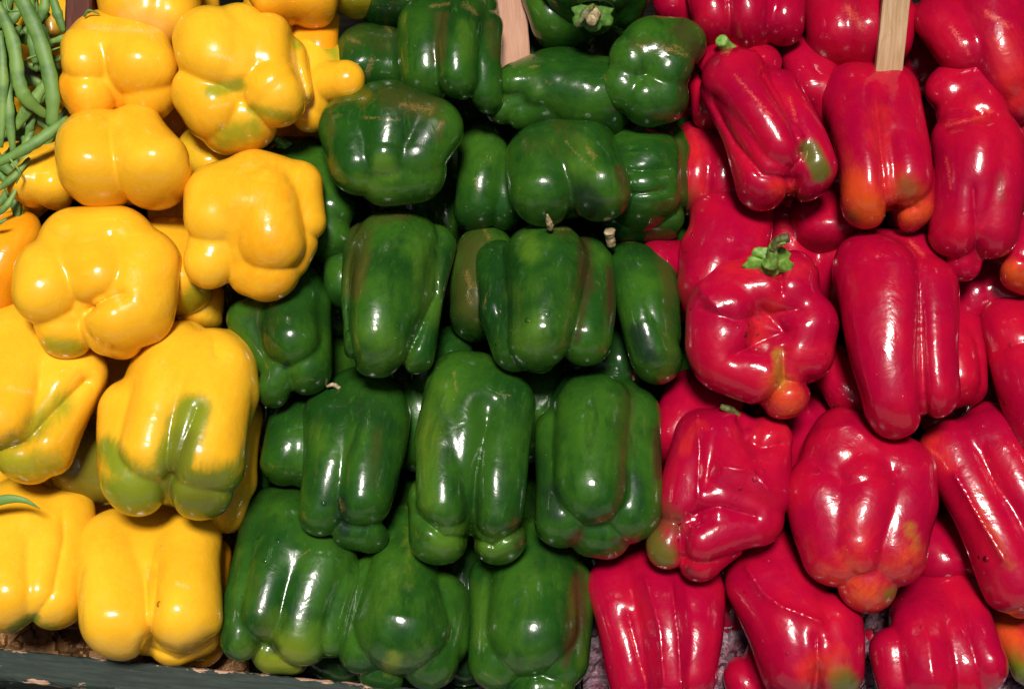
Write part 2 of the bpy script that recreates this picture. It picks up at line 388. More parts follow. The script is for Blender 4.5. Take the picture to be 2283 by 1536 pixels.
pepper('Y15', 'y', 40, 30, [(52,770,98,22,945,90,18,26), (175,840,74,100,985,72,0,-4), (110,760,80,150,860,80,0), (30,950,80,55,1010,68,-16)],
       'large yellow pepper with a green lower crease, cut by the left edge', k=12, core=(80,830,112,60,930,108,-36),
       patches=[(-10,1005,80,960,40,'d',.7), (80,950,135,900,50,'y',.7), (0,1030,110,1040,60,'y',.75)], scars=[(20,865,70,875,22)])
pepper('Y20', 'y', -70, 6, [(180,990,66,188,1055,62,0), (225,1010,50,225,1080,50,-5)],
       'olive green and yellow pepper in shade behind the half green one', patches=[(180,1000,200,1080,140,'e',1.0)])
pepper('Y17', 'y', -35, 10, [(545,930,50,535,1060,46,0), (530,1050,48,500,1145,42,4)],
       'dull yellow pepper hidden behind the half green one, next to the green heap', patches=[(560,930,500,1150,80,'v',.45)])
pepper('Y16', 'y', 85, 26, [(400,800,86,342,1008,74,24,36), (478,825,92,460,1028,86,24,36), (300,910,74,298,1068,80,-16,-10), (518,880,64,440,1094,72,-10,-6), (415,782,66,420,830,80,0), (512,802,64,510,860,68,0)],
       'large yellow pepper half turned green at its lobed end', soft=16, bend=34, k=7, core=(405,855,118,398,1050,112,-34),
       patches=[(290,1120,540,1120,110,'g',1.3), (425,920,372,1080,60,'g',1.1), (410,980,372,1090,34,'d',1.0), (240,1000,330,1140,46,'g',.9), (420,1120,490,1120,50,'d',1.1), (440,1070,540,1060,40,'d',.8), (500,1100,560,1000,30,'g',.7)])
pepper('Y18', 'y', 10, 24, [(42,1140,84,22,1330,84,10,14), (152,1150,72,112,1338,72,0,-2)],
       'plump yellow pepper at the lower left with a bean tip lying on it', k=12, core=(85,1180,98,75,1310,98,-28),
       patches=[(30,1405,75,1380,24,'g',.9), (60,1400,120,1400,20,'y',.6)])
pepper('Y22', 'y', -75, 10, [(482,1240,44,455,1440,50,0), (440,1300,50,420,1440,50,0)],
       'orange yellow pepper mostly hidden behind the squarish one at the front board', patches=[(480,1240,450,1450,120,'a',.7)])
pepper('Y19', 'y', 35, 22, [(270,1208,80,267,1383,88,12,20), (425,1212,84,408,1374,88,12,20), (395,1425,58,440,1405,60,-55)],
       'squarish yellow pepper resting behind the green painted board', k=9, core=(348,1215,102,342,1380,102,-36),
       patches=[(183,1240,183,1400,20,'e',.35), (518,1180,518,1240,18,'e',.35)], scars=[(330,1270,330,1290,14), (395,1300,420,1310,20)])

# ------------------------------------------------------------------ green peppers
pepper('G3', 'g', -125, 0, [(840,-10,60,850,20,50,0), (890,-10,60,900,20,50,0)],
       'dark green pepper deep at the top edge beside the yellow heap')
pepper('G1', 'g', -70, 6, [(812,112,62,820,170,66,0), (860,110,50,870,180,50,0)],
       'dull green pepper with corky marks, behind and right of the yellow thumb-like lobe', scars=[(775,85,800,95,22), (830,130,820,165,26), (860,60,870,70,26)], patches=[(780,80,860,90,50,'b',.5)])
pepper('G2', 'g', 10, 18, [(960,60,72,952,180,60,-4), (1028,35,56,1022,185,46,32,36), (1082,70,40,1080,222,36,0,0), (1000,10,60,1060,20,50,5)],
       'upright dark green pepper with three ribs, left of the pale wooden board', k=9, patches=[(985,40,975,130,24,'b',.9), (1095,60,1105,120,26,'b',.7), (1040,60,1040,120,36,'l',.5)], scars=[(960,15,1000,10,18), (1035,10,1060,30,26)])
pepper('G4', 'g', -70, 6, [(1212,0,56,1232,60,56,0), (1262,20,50,1280,60,48,-4)],
       'mid green pepper tucked right of the pale wooden board at the top', patches=[(1200,20,1230,60,60,'l',.35)])
pepper('G5', 'g', 25, -26, [(1262,-22,56,1272,12,50,0), (1312,20,52,1322,30,50,6), (1372,10,56,1384,16,52,4), (1300,-60,60,1380,-60,60,0), (1402,-30,50,1402,-10,48,0)],
       soft=12, cend=.9, label='green pepper turned stem end forward at the top edge', k=12, dents=[(1325,25,78,34,22)], core=(1325,-40,90,1328,-10,88,-30), patches=[(1320,30,1330,40,60,'l',.8)])
pepper('G7', 'g', -15, 0, [(1154,186,42,1215,175,60,14,4), (1208,212,44,1285,205,84,16,2), (1256,186,84,1322,222,102,-10), (1128,254,31,1170,232,46,4,-10), (1168,268,32,1225,245,56,6,-10)],
       soft=12, cend=.9, label='dark green pepper lying sideways, four small knobs facing left, under the pale board', k=8, core=(1230,190,62,1330,200,72,-30), axis=(1360,190,1130,240),
       patches=[(1180,150,1200,200,36,'l',.35), (1220,225,1240,230,30,'l',.4)], scars=[(1180,150,1200,148,14), (1215,180,1230,190,12)])
pepper('G6', 'g', 40, 6, [(1408,136,52,1410,146,52,24), (1494,148,54,1490,160,54,28), (1390,200,52,1398,208,52,6), (1448,228,60,1484,218,58,6), (1464,90,52,1512,98,60,0)],
       soft=12, cend=.9, label='knobbly dark green pepper touching the red heap near the top', bend=22, k=7, core=(1458,130,84,1450,180,84,-20), patches=[(1520,70,1560,110,40,'m',.8), (1420,100,1500,110,30,'b',.6), (1540,130,1510,280,30,'m',.5)],
       scars=[(1475,105,1530,125,20), (1500,100,1520,110,16), (1420,100,1440,108,12), (1345,165,1350,180,12)])
pepper('G12', 'g', -60, 4, [(1392,480,52,1482,482,46,0), (1400,500,46,1480,500,40,0)],
       'dark green pepper in shade under the one with a window reflection')
pepper('G11b', 'g', -50, 4, [(1488,305,34,1500,340,34,0), (1495,340,34,1505,440,34,-4)],
       'thin strip of brownish green pepper against the red heap', patches=[(1500,340,1505,440,40,'b',.9)], step=5)
pepper('G11', 'g', -10, 4, [(1415,345,66,1425,445,76,0,4), (1462,350,56,1455,440,62,0,2)],
       'green pepper lying across with stacked ribs and a bright window reflection', k=10, axis=(1380,390,1480,390), lump=.6, core=(1435,360,70,1440,440,74,-10))
pepper('G9', 'g', -70, 10, [(1080,322,50,1058,470,52,0), (1098,330,34,1122,480,40,-10)],
       'long narrow green pepper standing in the gap between two big round ones', patches=[(1070,330,1060,450,50,'l',.25)], scars=[(1060,400,1064,420,14)])
pepper('G13', 'g', -50, 14, [(645,362,54,690,420,58,0), (690,355,50,740,470,58,0), (700,440,50,745,540,52,-6)],
       'green pepper with its stalk stub showing, behind the orange yellow knobbly one', patches=[(640,360,700,360,50,'l',.25)])
pepper('G8', 'g', 72, 8, [(872,278,90,864,345,62,18,28), (780,288,72,802,370,66,0,4), (952,300,80,930,352,68,6,12), (862,392,68,930,388,70,-14), (870,262,68,900,262,68,4)],
       soft=12, cend=.9, label='big round dark green pepper with its puckered blossom end facing out', bend=22, k=7, core=(870,300,118,870,345,112,-55), axis=(870,200,860,410),
       patches=[(855,365,862,385,36,'l',1.0), (800,405,840,420,30,'l',.7), (830,440,870,430,36,'l',.6), (870,215,960,240,50,'b',.75), (730,260,740,300,20,'b',.6), (985,270,975,310,20,'s' if 's' in PC else 'b',.6)],
       scars=[(810,262,890,268,14), (900,235,960,245,40), (975,290,985,275,26), (740,262,760,258,14)])
pepper('G14', 'g', -40, 8, [(772,560,42,768,650,44,0), (790,560,40,790,660,40,-10)],
       'mid green pepper in the gap left of the one with the broad pale reflection')
pepper('G10', 'g', 42, 16, [(1226,358,98,1214,428,74,0,6), (1288,360,98,1338,422,76,6,14)],
       'big dark green pepper with a curved corky scar and a near-black bruise', bend=34, k=8, core=(1260,350,96,1275,415,90,-30), axis=(1240,260,1290,500),
       patches=[(1290,330,1300,400,60,'l',.5), (1250,290,1280,300,50,'b',.5), (1180,320,1230,330,50,'b',.4), (1300,430,1330,470,46,'k',1.0), (1380,380,1400,470,20,'m',.9), (1380,440,1370,470,30,'l',.5)],
       scars=[(1262,315,1290,350,12), (1290,350,1340,390,12), (1310,330,1325,350,26)])
pepper('G20', 'g', -45, 10, [(1088,560,62,1062,700,62,0), (1050,600,46,1050,700,48,-10)],
       'brown mottled green pepper wedged between the two pale reflecting ones', patches=[(1060,560,1050,680,70,'b',.9)], scars=[(1080,510,1090,530,22), (1040,610,1050,640,30), (1045,660,1050,675,20)])
pepper('G21', 'g', -90, 0, [(1370,770,46,1380,850,50,0), (1340,800,40,1350,850,40,0)],
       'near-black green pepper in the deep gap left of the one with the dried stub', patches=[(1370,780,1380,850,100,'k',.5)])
pepper('G21b', 'g', -90, 0, [(1000,770,48,1010,830,50,0), (960,790,40,960,860,40,0)],
       'dark green pepper glimpsed in the gap above the tall central one of the lower row')
pepper('G21c', 'g', -115, 0, [(925,860,56,930,1000,56,0), (960,880,50,960,990,50,0)],
       'dark green pepper in the gap left of the tall central one')
pepper('G21d', 'g', -115, 0, [(1180,850,54,1190,980,56,0), (1215,850,50,1215,950,50,0)],
       'dark green pepper in the gap right of the tall central one')
pepper('G15', 'g', 0, 16, [(662,640,62,656,754,66,24,30), (704,670,42,692,826,50,-2,0), (566,716,52,604,800,38,-14,-6), (640,800,44,611,870,36,-6,8), (686,645,46,690,610,34,-10), (600,700,50,640,780,50,-4)],
       soft=12, cend=.9, label='dark green pepper with a round knob at its tip, below the orange yellow overhang', k=8, core=(645,690,80,645,770,76,-35), patches=[(640,812,636,816,10,'k',1.0), (560,700,600,760,30,'k',.4)], scars=[(590,805,596,820,9), (680,846,700,846,7)])
pepper('G17', 'g', 62, 24, [(878,560,94,846,765,80,14,20), (818,545,50,802,775,38,-10,-6), (968,552,50,918,792,46,-16,-12), (900,550,80,880,700,80,8)],
       'bright green pepper with a broad pale reflection down its flat face', k=7, core=(880,590,108,865,740,96,-36), lump=.8,
       patches=[(800,520,790,640,40,'b',.9), (905,480,820,490,26,'b',.6), (850,830,850,780,60,'l',.5), (940,560,960,700,60,'l',.5), (830,740,900,800,70,'l',.5)], scars=[(850,478,930,480,10), (838,735,836,740,14)])
pepper('G18', 'g', 66, 22, [(1216,592,98,1203,752,72,42,50), (1116,590,56,1120,690,58,-4,0), (1120,690,58,1152,770,56,0,4), (1312,588,56,1304,760,58,0,4), (1188,800,28,1210,805,28,-20)],
       'three-lobed bright green pepper with red brown creases, dry stalk fleck on top', k=7, core=(1215,620,108,1210,740,96,-45), lump=.8,
       patches=[(1302,540,1312,640,26,'m',.8), (1312,640,1285,760,16,'m',.7), (1362,600,1366,720,18,'m',.8), (1180,540,1180,560,40,'l',.8), (1190,760,1180,740,60,'l',.7), (1240,510,1260,520,36,'b',.5), (1185,645,1150,650,50,'l',.4)],
       scars=[(1085,655,1078,690,9), (1332,628,1336,634,10), (1140,735,1146,742,9), (1280,510,1240,512,12)])
pepper('G19', 'g', 10, 16, [(1412,600,66,1462,796,60,4,8), (1446,600,52,1472,750,48,-4), (1400,600,56,1430,700,50,6)],
       'green pepper with a dried stalk stub and a black bruise, beside the red heap', k=14,
       patches=[(1420,740,1450,800,32,'k',1.0), (1480,570,1500,640,30,'b',.8), (1490,640,1500,800,30,'b',.5), (1460,840,1480,840,40,'l',.5)], scars=[(1370,540,1440,536,12)])
pepper('G16', 'g', -45, 8, [(655,940,56,640,1028,54,0), (690,930,56,690,1040,50,-4)],
       'mid green pepper partly hidden, right of the half green yellow one')
pepper('G22', 'g', 22, 24, [(762,935,84,722,1138,52,4,8), (834,925,84,816,1116,60,16,22), (782,1188,38,826,1196,42,-16), (800,880,60,850,900,60,0)],
       'dark green pepper with a small glossy two-bump tip, leftmost big one of the third row', k=8, core=(800,930,102,775,1110,88,-26),
       patches=[(845,960,830,1080,26,'b',.5), (760,1120,765,1180,26,'k',.8), (720,1110,735,1120,26,'k',.5), (700,960,710,990,40,'l',.4)], scars=[(758,1110,762,1140,12), (796,1236,804,1238,8)])
pepper('G23', 'g', 84, 22, [(1028,868,84,1000,985,72,6,8), (998,975,66,988,1132,62,8,24), (1112,905,80,1106,1152,58,10,28), (966,1115,62,983,1194,74,-16), (1098,1178,66,1106,1196,68,-16), (1010,850,60,1060,850,60,0)],
       'tall light green pepper in the middle with four lobes at its tip', k=8, core=(1060,900,114,1045,1130,104,-32), dents=[(1085,910,110,30,24)],
       patches=[(960,960,950,1010,46,'y',.55), (960,900,940,1080,50,'l',.6), (990,870,1000,900,50,'l',.6), (940,1020,960,1120,50,'l',.6), (980,1210,1120,1220,60,'l',.7), (1060,930,1060,1060,60,'d',.9), (1110,900,1130,1000,60,'d',.5), (1150,1170,1160,1200,26,'b',.6)], scars=[(1012,830,1018,870,14), (1110,876,1140,882,9)])
pepper('G24', 'g', 52, 24, [(1322,912,88,1316,1088,86,36,42), (1248,960,56,1250,1164,62,-4,2), (1400,928,72,1402,1143,67,0,2), (1316,1190,52,1352,1192,54,-22), (1300,880,60,1370,890,60,0)],
       'green pepper with a brown streak and one broad central lobe, against the red heap', k=7, core=(1330,930,110,1325,1120,98,-40), lump=.8,
       patches=[(1400,880,1400,1000,34,'b',.5), (1395,1000,1370,1140,22,'m',.5), (1466,960,1468,1060,16,'m',.9), (1270,1215,1290,1200,26,'m',.8), (1230,1100,1236,1140,40,'k',.8), (1400,1060,1420,1080,30,'k',.5), (1370,1205,1410,1210,16,'m',.8), (1310,900,1320,1100,60,'l',.3)])
pepper('G28', 'g', -120, 6, [(720,1300,60,740,1450,60,0), (760,1330,50,770,1480,50,0)],
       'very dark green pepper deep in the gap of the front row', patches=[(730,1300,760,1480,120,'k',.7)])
pepper('G28b', 'g', -120, 6, [(1030,1240,60,1030,1420,60,0), (1060,1300,50,1040,1480,50,0)],
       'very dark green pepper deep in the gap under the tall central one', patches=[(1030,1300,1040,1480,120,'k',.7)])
pepper('G25', 'g', 12, 24, [(602,1160,66,542,1428,44,-6,4), (650,1170,74,600,1368,56,16,24), (715,1250,84,672,1420,62,4,12), (758,1290,64,736,1400,58,-12), (608,1462,46,642,1466,42,-38), (620,1150,60,660,1150,60,0)],
       'dark green pepper with paler lobed tips, front row next to the yellow heap', k=8, core=(670,1230,98,640,1390,94,-28),
       patches=[(600,1410,610,1380,50,'l',.6), (650,1450,680,1430,80,'l',.9), (540,1450,545,1470,50,'l',.6), (610,1480,640,1480,70,'y',.9), (570,1290,590,1400,24,'b',.4), (720,1200,700,1330,50,'d',.9), (608,1440,614,1446,16,'k',.8)], scars=[(655,1250,690,1225,9)])
pepper('G26', 'g', 8, 24, [(912,1175,56,895,1395,108,10,26), (842,1290,58,812,1448,58,-10,-4), (975,1330,72,958,1470,66,-16,-10), (1000,1330,50,1000,1430,46,-24), (840,1500,40,870,1512,34,-36)],
       'green pepper with a yellow green stripe, narrow neck and broad bottom, front row centre', k=7, core=(900,1240,78,895,1410,104,-40), lump=.8,
       patches=[(918,1130,908,1300,34,'y',.3), (880,1470,870,1490,30,'y',.8), (875,1290,830,1400,50,'l',.4), (950,1440,900,1500,70,'l',.4), (815,1400,790,1470,30,'d',.5)], scars=[(852,1478,862,1486,14), (1002,1385,996,1430,7)])
pepper('G27', 'g', 8, 24, [(1190,1250,98,1184,1400,104,16,26), (1108,1290,66,1116,1460,70,-12,-6), (1252,1290,64,1248,1468,66,-14,-8), (1200,1545,60,1230,1545,56,-18)],
       'broad green pepper with a red brown edge, front row beside the red heap', k=7, core=(1190,1270,106,1180,1430,106,-40), lump=.8,
       patches=[(1292,1280,1296,1380,20,'m',1.0), (1296,1380,1260,1480,16,'m',.8), (1070,1310,1070,1420,40,'l',.5), (1180,1280,1170,1500,60,'l',.3), (1200,1540,1240,1540,60,'l',.4)], scars=[(1080,1500,1120,1525,8)])

# ------------------------------------------------------------------ red peppers
pepper('R30', 'r', -110, 0, [(1500,-20,50,1505,20,46,0), (1540,0,40,1545,60,40,0)], 'dark red pepper in shade at the top edge, right beside the green heap')
pepper('R1', 'r', -25, 6, [(1590,-10,64,1592,52,54,0), (1668,-10,72,1664,58,62,8), (1742,-10,48,1736,62,48,0)],
       'bright red pepper at the top edge above the small green stalk', patches=[(1590,20,1660,40,60,'O',0.22)])
pepper('R2', 'r', -75, 10, [(1850,0,66,1862,92,64,0), (1946,0,80,1925,88,78,4), (1990,60,50,1985,110,46,-20)],
       'red pepper with a puckered shiny front, left of the wooden stake', k=10, lump=1.2, scars=[(1890,20,1920,60,40)], patches=[(1900,20,1930,80,40,'b',.3)])
pepper('R3', 'r', -70, 4, [(1782,130,48,1802,205,50,0), (1830,200,50,1850,260,50,0)], 'dark red pepper in the gap between the slanting one and the wooden stake')
pepper('R7', 'r', -15, 10, [(2090,50,62,2130,110,60,0), (2190,10,92,2238,180,62,8), (2240,120,60,2262,235,46,0)],
       'long red pepper slanting down to the right edge, right of the wooden stake', k=16, patches=[(2240,100,2270,220,60,'O',0.60), (2170,30,2200,60,60,'O',0.30)], scars=[(2200,30,2250,60,30), (2120,60,2160,120,20)])
pepper('R8', 'r', -50, 0, [(2285,0,50,2300,20,50,0), (2270,-30,46,2280,0,46,0)], 'orange red pepper peeping in at the top right corner', patches=[(2280,0,2300,20,100,'O',0.45)])
pepper('R8b', 'r', -75, 4, [(2285,240,40,2292,330,44,0), (2240,200,40,2260,300,40,-10)], 'dark red pepper at the right edge beside the long upright one')
pepper('R10', 'r', -85, 8, [(1548,310,44,1545,440,40,0), (1602,350,46,1610,440,46,4)],
       'dull orange red pepper in shade against the green heap', patches=[(1545,310,1545,460,70,'O',0.45), (1530,480,1520,440,40,'b',.8)], lump=.6)
pepper('R31', 'r', -60, 0, [(1570,180,36,1575,260,34,0), (1590,200,34,1600,260,34,0)], 'dark red sliver of a pepper between the knobbly green one and the slanting red one')
pepper('R11', 'r', -50, 6, [(1810,480,58,1824,510,60,0), (1850,480,56,1846,515,58,0)], 'round red pepper deep between the three upper ones, shining at its middle', patches=[(1790,480,1780,540,40,'O',0.22)])
pepper('R12', 'r', -110, 0, [(1745,500,56,1760,580,56,0), (1880,560,60,1850,640,60,0)], 'shadowed red pepper behind the one with the curved stalk', core=False, k=60)
pepper('R4', 'r', 62, 26, [(1642,185,76,1732,332,58,36,46), (1728,210,58,1800,388,60,-2,6), (1612,210,52,1704,404,64,-8,2), (1604,146,50,1690,142,48,4)],
       'red pepper slanting right with a green cheek and cut green stalk', k=9, core=(1660,210,84,1745,380,76,-40), axis=(1640,150,1760,440), dents=[(1660,118,58,24,12)],
       patches=[(1806,335,1830,385,30,'e',1.1), (1735,425,1760,430,40,'O',0.68), (1775,445,1800,450,20,'b',.6)], scars=[(1640,170,1720,260,16), (1760,220,1775,270,16)])
pepper('R5', 'r', 52, 24, [(1904,212,76,1934,438,66,4,14), (1978,208,66,2012,412,56,12,24), (1940,200,60,1960,300,70,10), (2012,400,54,2034,472,43,-16,-20)],
       'orange red pepper with an olive spot, standing in front of the wooden stake', k=9, core=(1945,230,86,1965,420,82,-40),
       patches=[(1910,420,1950,490,75,'o',0.83), (1990,400,2040,440,60,'O',0.75), (2020,412,2026,424,34,'e',.8), (2025,480,2060,470,50,'o',0.68), (1870,300,1900,420,40,'O',0.38), (1960,260,1970,380,60,'O',0.45), (1885,480,1900,490,22,'e',.6)], scars=[(1965,150,1980,160,18)])
pepper('R6', 'r', 52, 20, [(2112,202,54,2150,190,58,0), (2165,190,54,2185,260,60,4), (2150,335,84,2140,515,64,6,10), (2196,320,74,2208,520,66,0,6), (2165,520,56,2152,592,43,-24,-28), (2120,170,40,2200,170,40,-4)],
       'long upright red pepper pinched below its top, near the right edge', k=12, core=(2150,230,70,2170,500,86,-35), axis=(2150,140,2170,600), lump=1.3,
       patches=[(2170,230,2190,260,40,'O',0.38), (2225,400,2235,440,30,'b',.35)], scars=[(2110,280,2190,262,18), (2110,350,2120,420,14), (2180,240,2210,250,20)])
pepper('R17', 'r', 5, 8, [(2285,520,52,2270,570,48,0), (2262,606,38,2285,612,40,16)], 'red pepper with an orange knob, cut by the right edge', patches=[(2250,610,2280,630,50,'o',0.75)])
pepper('R18b', 'r', -110, 0, [(2210,620,60,2220,700,60,0), (2160,640,50,2150,700,50,0)], 'deeply shadowed red pepper in the gap near the right edge')
pepper('R27', 'r', -60, 0, [(1470,570,42,1480,610,40,0), (1500,560,30,1505,620,30,0)], 'sliver of red pepper glowing behind the green one with the dried stub')
pepper('R9', 'r', 0, 14, [(1612,495,80,1580,640,70,4,6), (1655,478,64,1640,560,66,8), (1560,560,50,1570,680,46,-6)],
       'smooth rose red pepper behind the one with the curved stalk, against the green heap', k=20, lump=1.3)
pepper('R15', 'r', -25, 14, [(2095,690,42,2125,860,58,0), (2140,760,36,2160,870,40,-14)],
       'dark ribbed red pepper squeezed behind the long waxy one', k=7)
pepper('R18', 'r', -65, 10, [(1850,820,54,1880,880,50,0), (1900,850,50,1900,900,46,0)], 'dark red pepper glinting in the gap left of the long waxy one')
pepper('R29', 'r', -90, 10, [(1800,930,60,1790,990,60,0), (1780,980,46,1790,1060,46,0)], 'shadowed red pepper under the orange knob of the one with the curved stalk')
pepper('R32', 'r', -95, 10, [(2070,1200,56,2090,1270,54,0), (2110,1190,50,2120,1260,50,0)], 'shadowed red pepper between the big four-lobed one and the slanting wrinkled one')
pepper('R26', 'r', -65, 10, [(1530,880,60,1500,980,56,0), (1590,900,60,1580,960,56,0)], 'shadowed red pepper low behind the one with the curved stalk')
pepper('R13', 'r', 84, 6, [(1622,640,70,1705,640,62,-2,10), (1766,620,58,1760,650,60,2), (1612,700,86,1616,770,84,2), (1790,740,80,1792,790,74,-8), (1625,800,80,1696,836,68,8,20), (1778,796,52,1814,800,50,14), (1722,800,78,1750,878,62,-10,-2), (1690,606,54,1700,616,52,-10), (1740,660,70,1780,720,70,-10)],
       soft=12, cend=.9, label='crumpled orange red pepper with a curved green stalk', bend=22, k=14, core=(1690,670,105,1700,800,98,-55), dents=[(1710,742,60,26,30), (1722,592,62,26,16)], lump=1.2,
       patches=[(1690,740,1720,690,46,'O',0.56), (1740,870,1760,910,70,'o',0.56), (1735,790,1740,850,24,'y',.6), (1640,590,1800,600,60,'O',0.34), (1780,800,1840,800,60,'O',0.34)])
pepper('R14', 'r', 84, 24, [(1952,622,104,1984,900,64,16,18), (2036,640,84,2070,870,60,0,8), (1965,572,62,2036,566,56,0), (1985,900,58,1992,918,58,14)],
       'long waxy red pepper with broken white reflections, right of the one with the curved stalk', k=9, core=(1990,640,106,2025,850,88,-45), lump=1.15, scars=[(2030,540,2060,570,22)])
pepper('R16', 'r', 15, 20, [(2245,735,76,2262,760,76,0), (2262,800,70,2350,990,84,0,6), (2300,720,70,2310,760,70,0)],
       'rose red pepper speckled with dust, cut by the right edge at mid height', k=26, lump=1.2)
pepper('R25', 'r', -55, 14, [(2240,1390,42,2285,1480,46,0), (2280,1380,50,2320,1500,50,0)], 'orange and green tinged pepper in the lower right corner', patches=[(2235,1370,2270,1470,60,'o',0.68), (2270,1500,2290,1520,60,'g',1.0)])
pepper('R23b', 'r', -75, 10, [(1690,1470,40,1740,1545,46,0), (1640,1500,40,1660,1560,40,-30)], 'red pepper low in the gap at the bottom edge, beside the shiny liner')
pepper('R24', 'r', 6, 20, [(2100,1322,64,2176,1480,68,4,8), (2044,1380,70,2074,1510,68,10,16), (1984,1440,54,2004,1530,50,-8), (2120,1400,70,2150,1500,66,0)],
       'red pepper with a small pale nick, bottom row near the right corner', k=10, core=(2060,1370,92,2090,1500,88,-35), lump=1.2, scars=[(1952,1452,1956,1480,12)])
pepper('R21', 'r', 30, 20, [(2118,1000,72,2262,1310,66,0,6), (2200,985,78,2330,1220,80,8), (2190,940,48,2230,950,46,0), (2240,1280,56,2290,1340,50,-4)],
       'long red pepper slanting to the right edge with wrinkled shiny flank', k=9, core=(2160,1000,80,2290,1280,84,-35), axis=(2150,950,2280,1340), lump=1.25,
       patches=[(2060,960,2100,1020,60,'O',0.52), (2180,1100,2250,1260,30,'v',.3)], scars=[(2070,1000,2100,1020,20)])
pepper('R23', 'r', 4, 20, [(1722,1238,66,1800,1450,76,8,10), (1700,1300,86,1768,1500,66,-4,4), (1832,1380,76,1856,1500,70,0,6), (1690,1280,66,1700,1320,70,-10)],
       'red pepper with a green tip, cut by the bottom edge', k=10, core=(1740,1300,96,1800,1480,92,-40), lump=1.25,
       patches=[(1870,1505,1890,1540,46,'e',1.0), (1800,1500,1860,1460,50,'O',0.60)], scars=[(1822,1450,1824,1470,12)])
pepper('R22', 'r', 4, 22, [(1372,1300,70,1425,1530,58,-8,0), (1462,1290,78,1492,1530,62,10,16), (1545,1300,62,1546,1510,58,0,8), (1440,1260,60,1540,1260,60,0)],
       'rose red pepper with long straight white reflections, bottom left of the red heap', k=9, core=(1455,1300,100,1485,1520,92,-40), lump=1.2, scars=[(1400,1400,1440,1520,10)])
pepper('R20', 'r', 72, 16, [(1880,992,84,1860,1020,84,6), (1990,1050,88,2000,1130,84,0), (1830,1090,88,1862,1238,74,0,4), (1915,1100,100,1908,1222,70,10,28), (2002,1120,84,1990,1228,78,2,8), (1925,1230,82,1930,1300,68,-22,-18)],
       soft=12, cend=.9, label='big red pepper with four orange lobes meeting at its tip', bend=34, k=6, core=(1915,1030,112,1915,1220,104,-50),
       patches=[(1900,1250,1912,1280,60,'o',0.45), (1840,1290,1870,1310,60,'o',0.45), (1800,1200,1830,1270,40,'O',0.34), (1990,1270,2040,1240,70,'o',0.39), (1920,1320,1950,1330,70,'o',0.56), (1985,1330,2000,1320,30,'e',.9), (2030,1180,2040,1200,30,'v',.4), (1900,1150,1920,1200,70,'O',0.34)])
pepper('R19', 'r', 66, 8, [(1552,975,60,1530,1120,66,0), (1620,975,60,1640,1060,76,8,14), (1706,980,54,1690,1080,78,4), (1610,1130,84,1670,1140,76,0), (1566,1206,48,1662,1158,60,34,20), (1520,1185,62,1486,1211,53,-6,2), (1585,1200,68,1558,1246,52,-16,-10)],
       soft=12, cend=.9, label='folded red pepper with small brown and red knobs low on its left', bend=22, k=9, core=(1610,1010,96,1600,1140,96,-50), dents=[(1660,930,50,22,12)], lump=1.2,
       patches=[(1450,1190,1475,1240,50,'e',.9), (1480,1150,1490,1160,60,'b',.6), (1535,1275,1545,1285,26,'k',.6), (1560,950,1530,1000,30,'O',0.45), (1640,970,1740,960,50,'O',0.30)])

# ------------------------------------------------------------------ lower layer, glimpsed in the gaps
FILL = {'g': [(745,640),(760,520),(905,440),(985,470),(1010,300),(960,230),(1090,250),(1140,300),(1330,300),(1350,230),(1300,120),(1180,120),(760,230),(700,620),(745,850),(600,900),(560,1050),(880,1200),(905,1150),(1190,1180),(1340,800),(1370,560),(1180,500),(1110,470),(1500,560),(1490,880),(700,1500),(830,1560),(1040,1540),(590,640),(480,760),(1320,1230),(1330,1000),(1560,250)],
        'y': [(130,60),(140,270),(470,330),(380,250),(430,440),(20,440),(60,720),(260,830),(190,1100),(250,1180),(560,1050),(700,310),(220,1330),(0,1080),(620,90),(420,70)],
        'r': [(1540,200),(1560,400),(1740,480),(1890,200),(1830,330),(2050,330),(2050,120),(2080,580),(2060,500),(1870,600),(1860,880),(2180,640),(2220,720),(2180,900),(2150,900),(1790,960),(1500,960),(1470,1000),(1640,1330),(2110,1230),(2100,1300),(1590,1250),(1940,1400),(1960,1500),(2230,1450),(1730,30),(1500,620),(2270,180),(2270,380)]}
rf = random.Random(11)
for hue, pts in FILL.items():
    lab = {'y': 'shaded yellow pepper of the lower layer, glimpsed through the gaps', 'g': 'near-black green pepper of the lower layer, glimpsed through the gaps', 'r': 'shaded red pepper of the lower layer, glimpsed through the gaps'}[hue]
    gr = {'y': 'lower layer of the yellow heap', 'g': 'lower layer of the green heap', 'r': 'lower layer of the red heap'}[hue]
    base = []
    for v_ in range(3):
        pepper('F%s%d' % (hue, v_), hue, -240, 8, [(pts[v_][0] - 38, pts[v_][1] - 55, 52, pts[v_][0] - 34, pts[v_][1] + 55, 48, 0, 6), (pts[v_][0] + 36, pts[v_][1] - 50, 54, pts[v_][0] + 30, pts[v_][1] + 50, 46, 4, 10), (pts[v_][0], pts[v_][1] - 60, 50, pts[v_][0] + 4, pts[v_][1] + 62, 46, 20, 24)],
               lab, k=9, step=7.5, group=gr)
        base.append(PEPPERS['F%s%d' % (hue, v_)][0])
    for i, (x, y) in enumerate(pts[3:]):
        o = base[i % 3].copy(); COL.objects.link(o)
        o.location = P(x, y, -240 - rf.uniform(0, 25))
        o.rotation_euler = Matrix.Rotation(rf.uniform(-.7, .7), 3, W).to_euler()

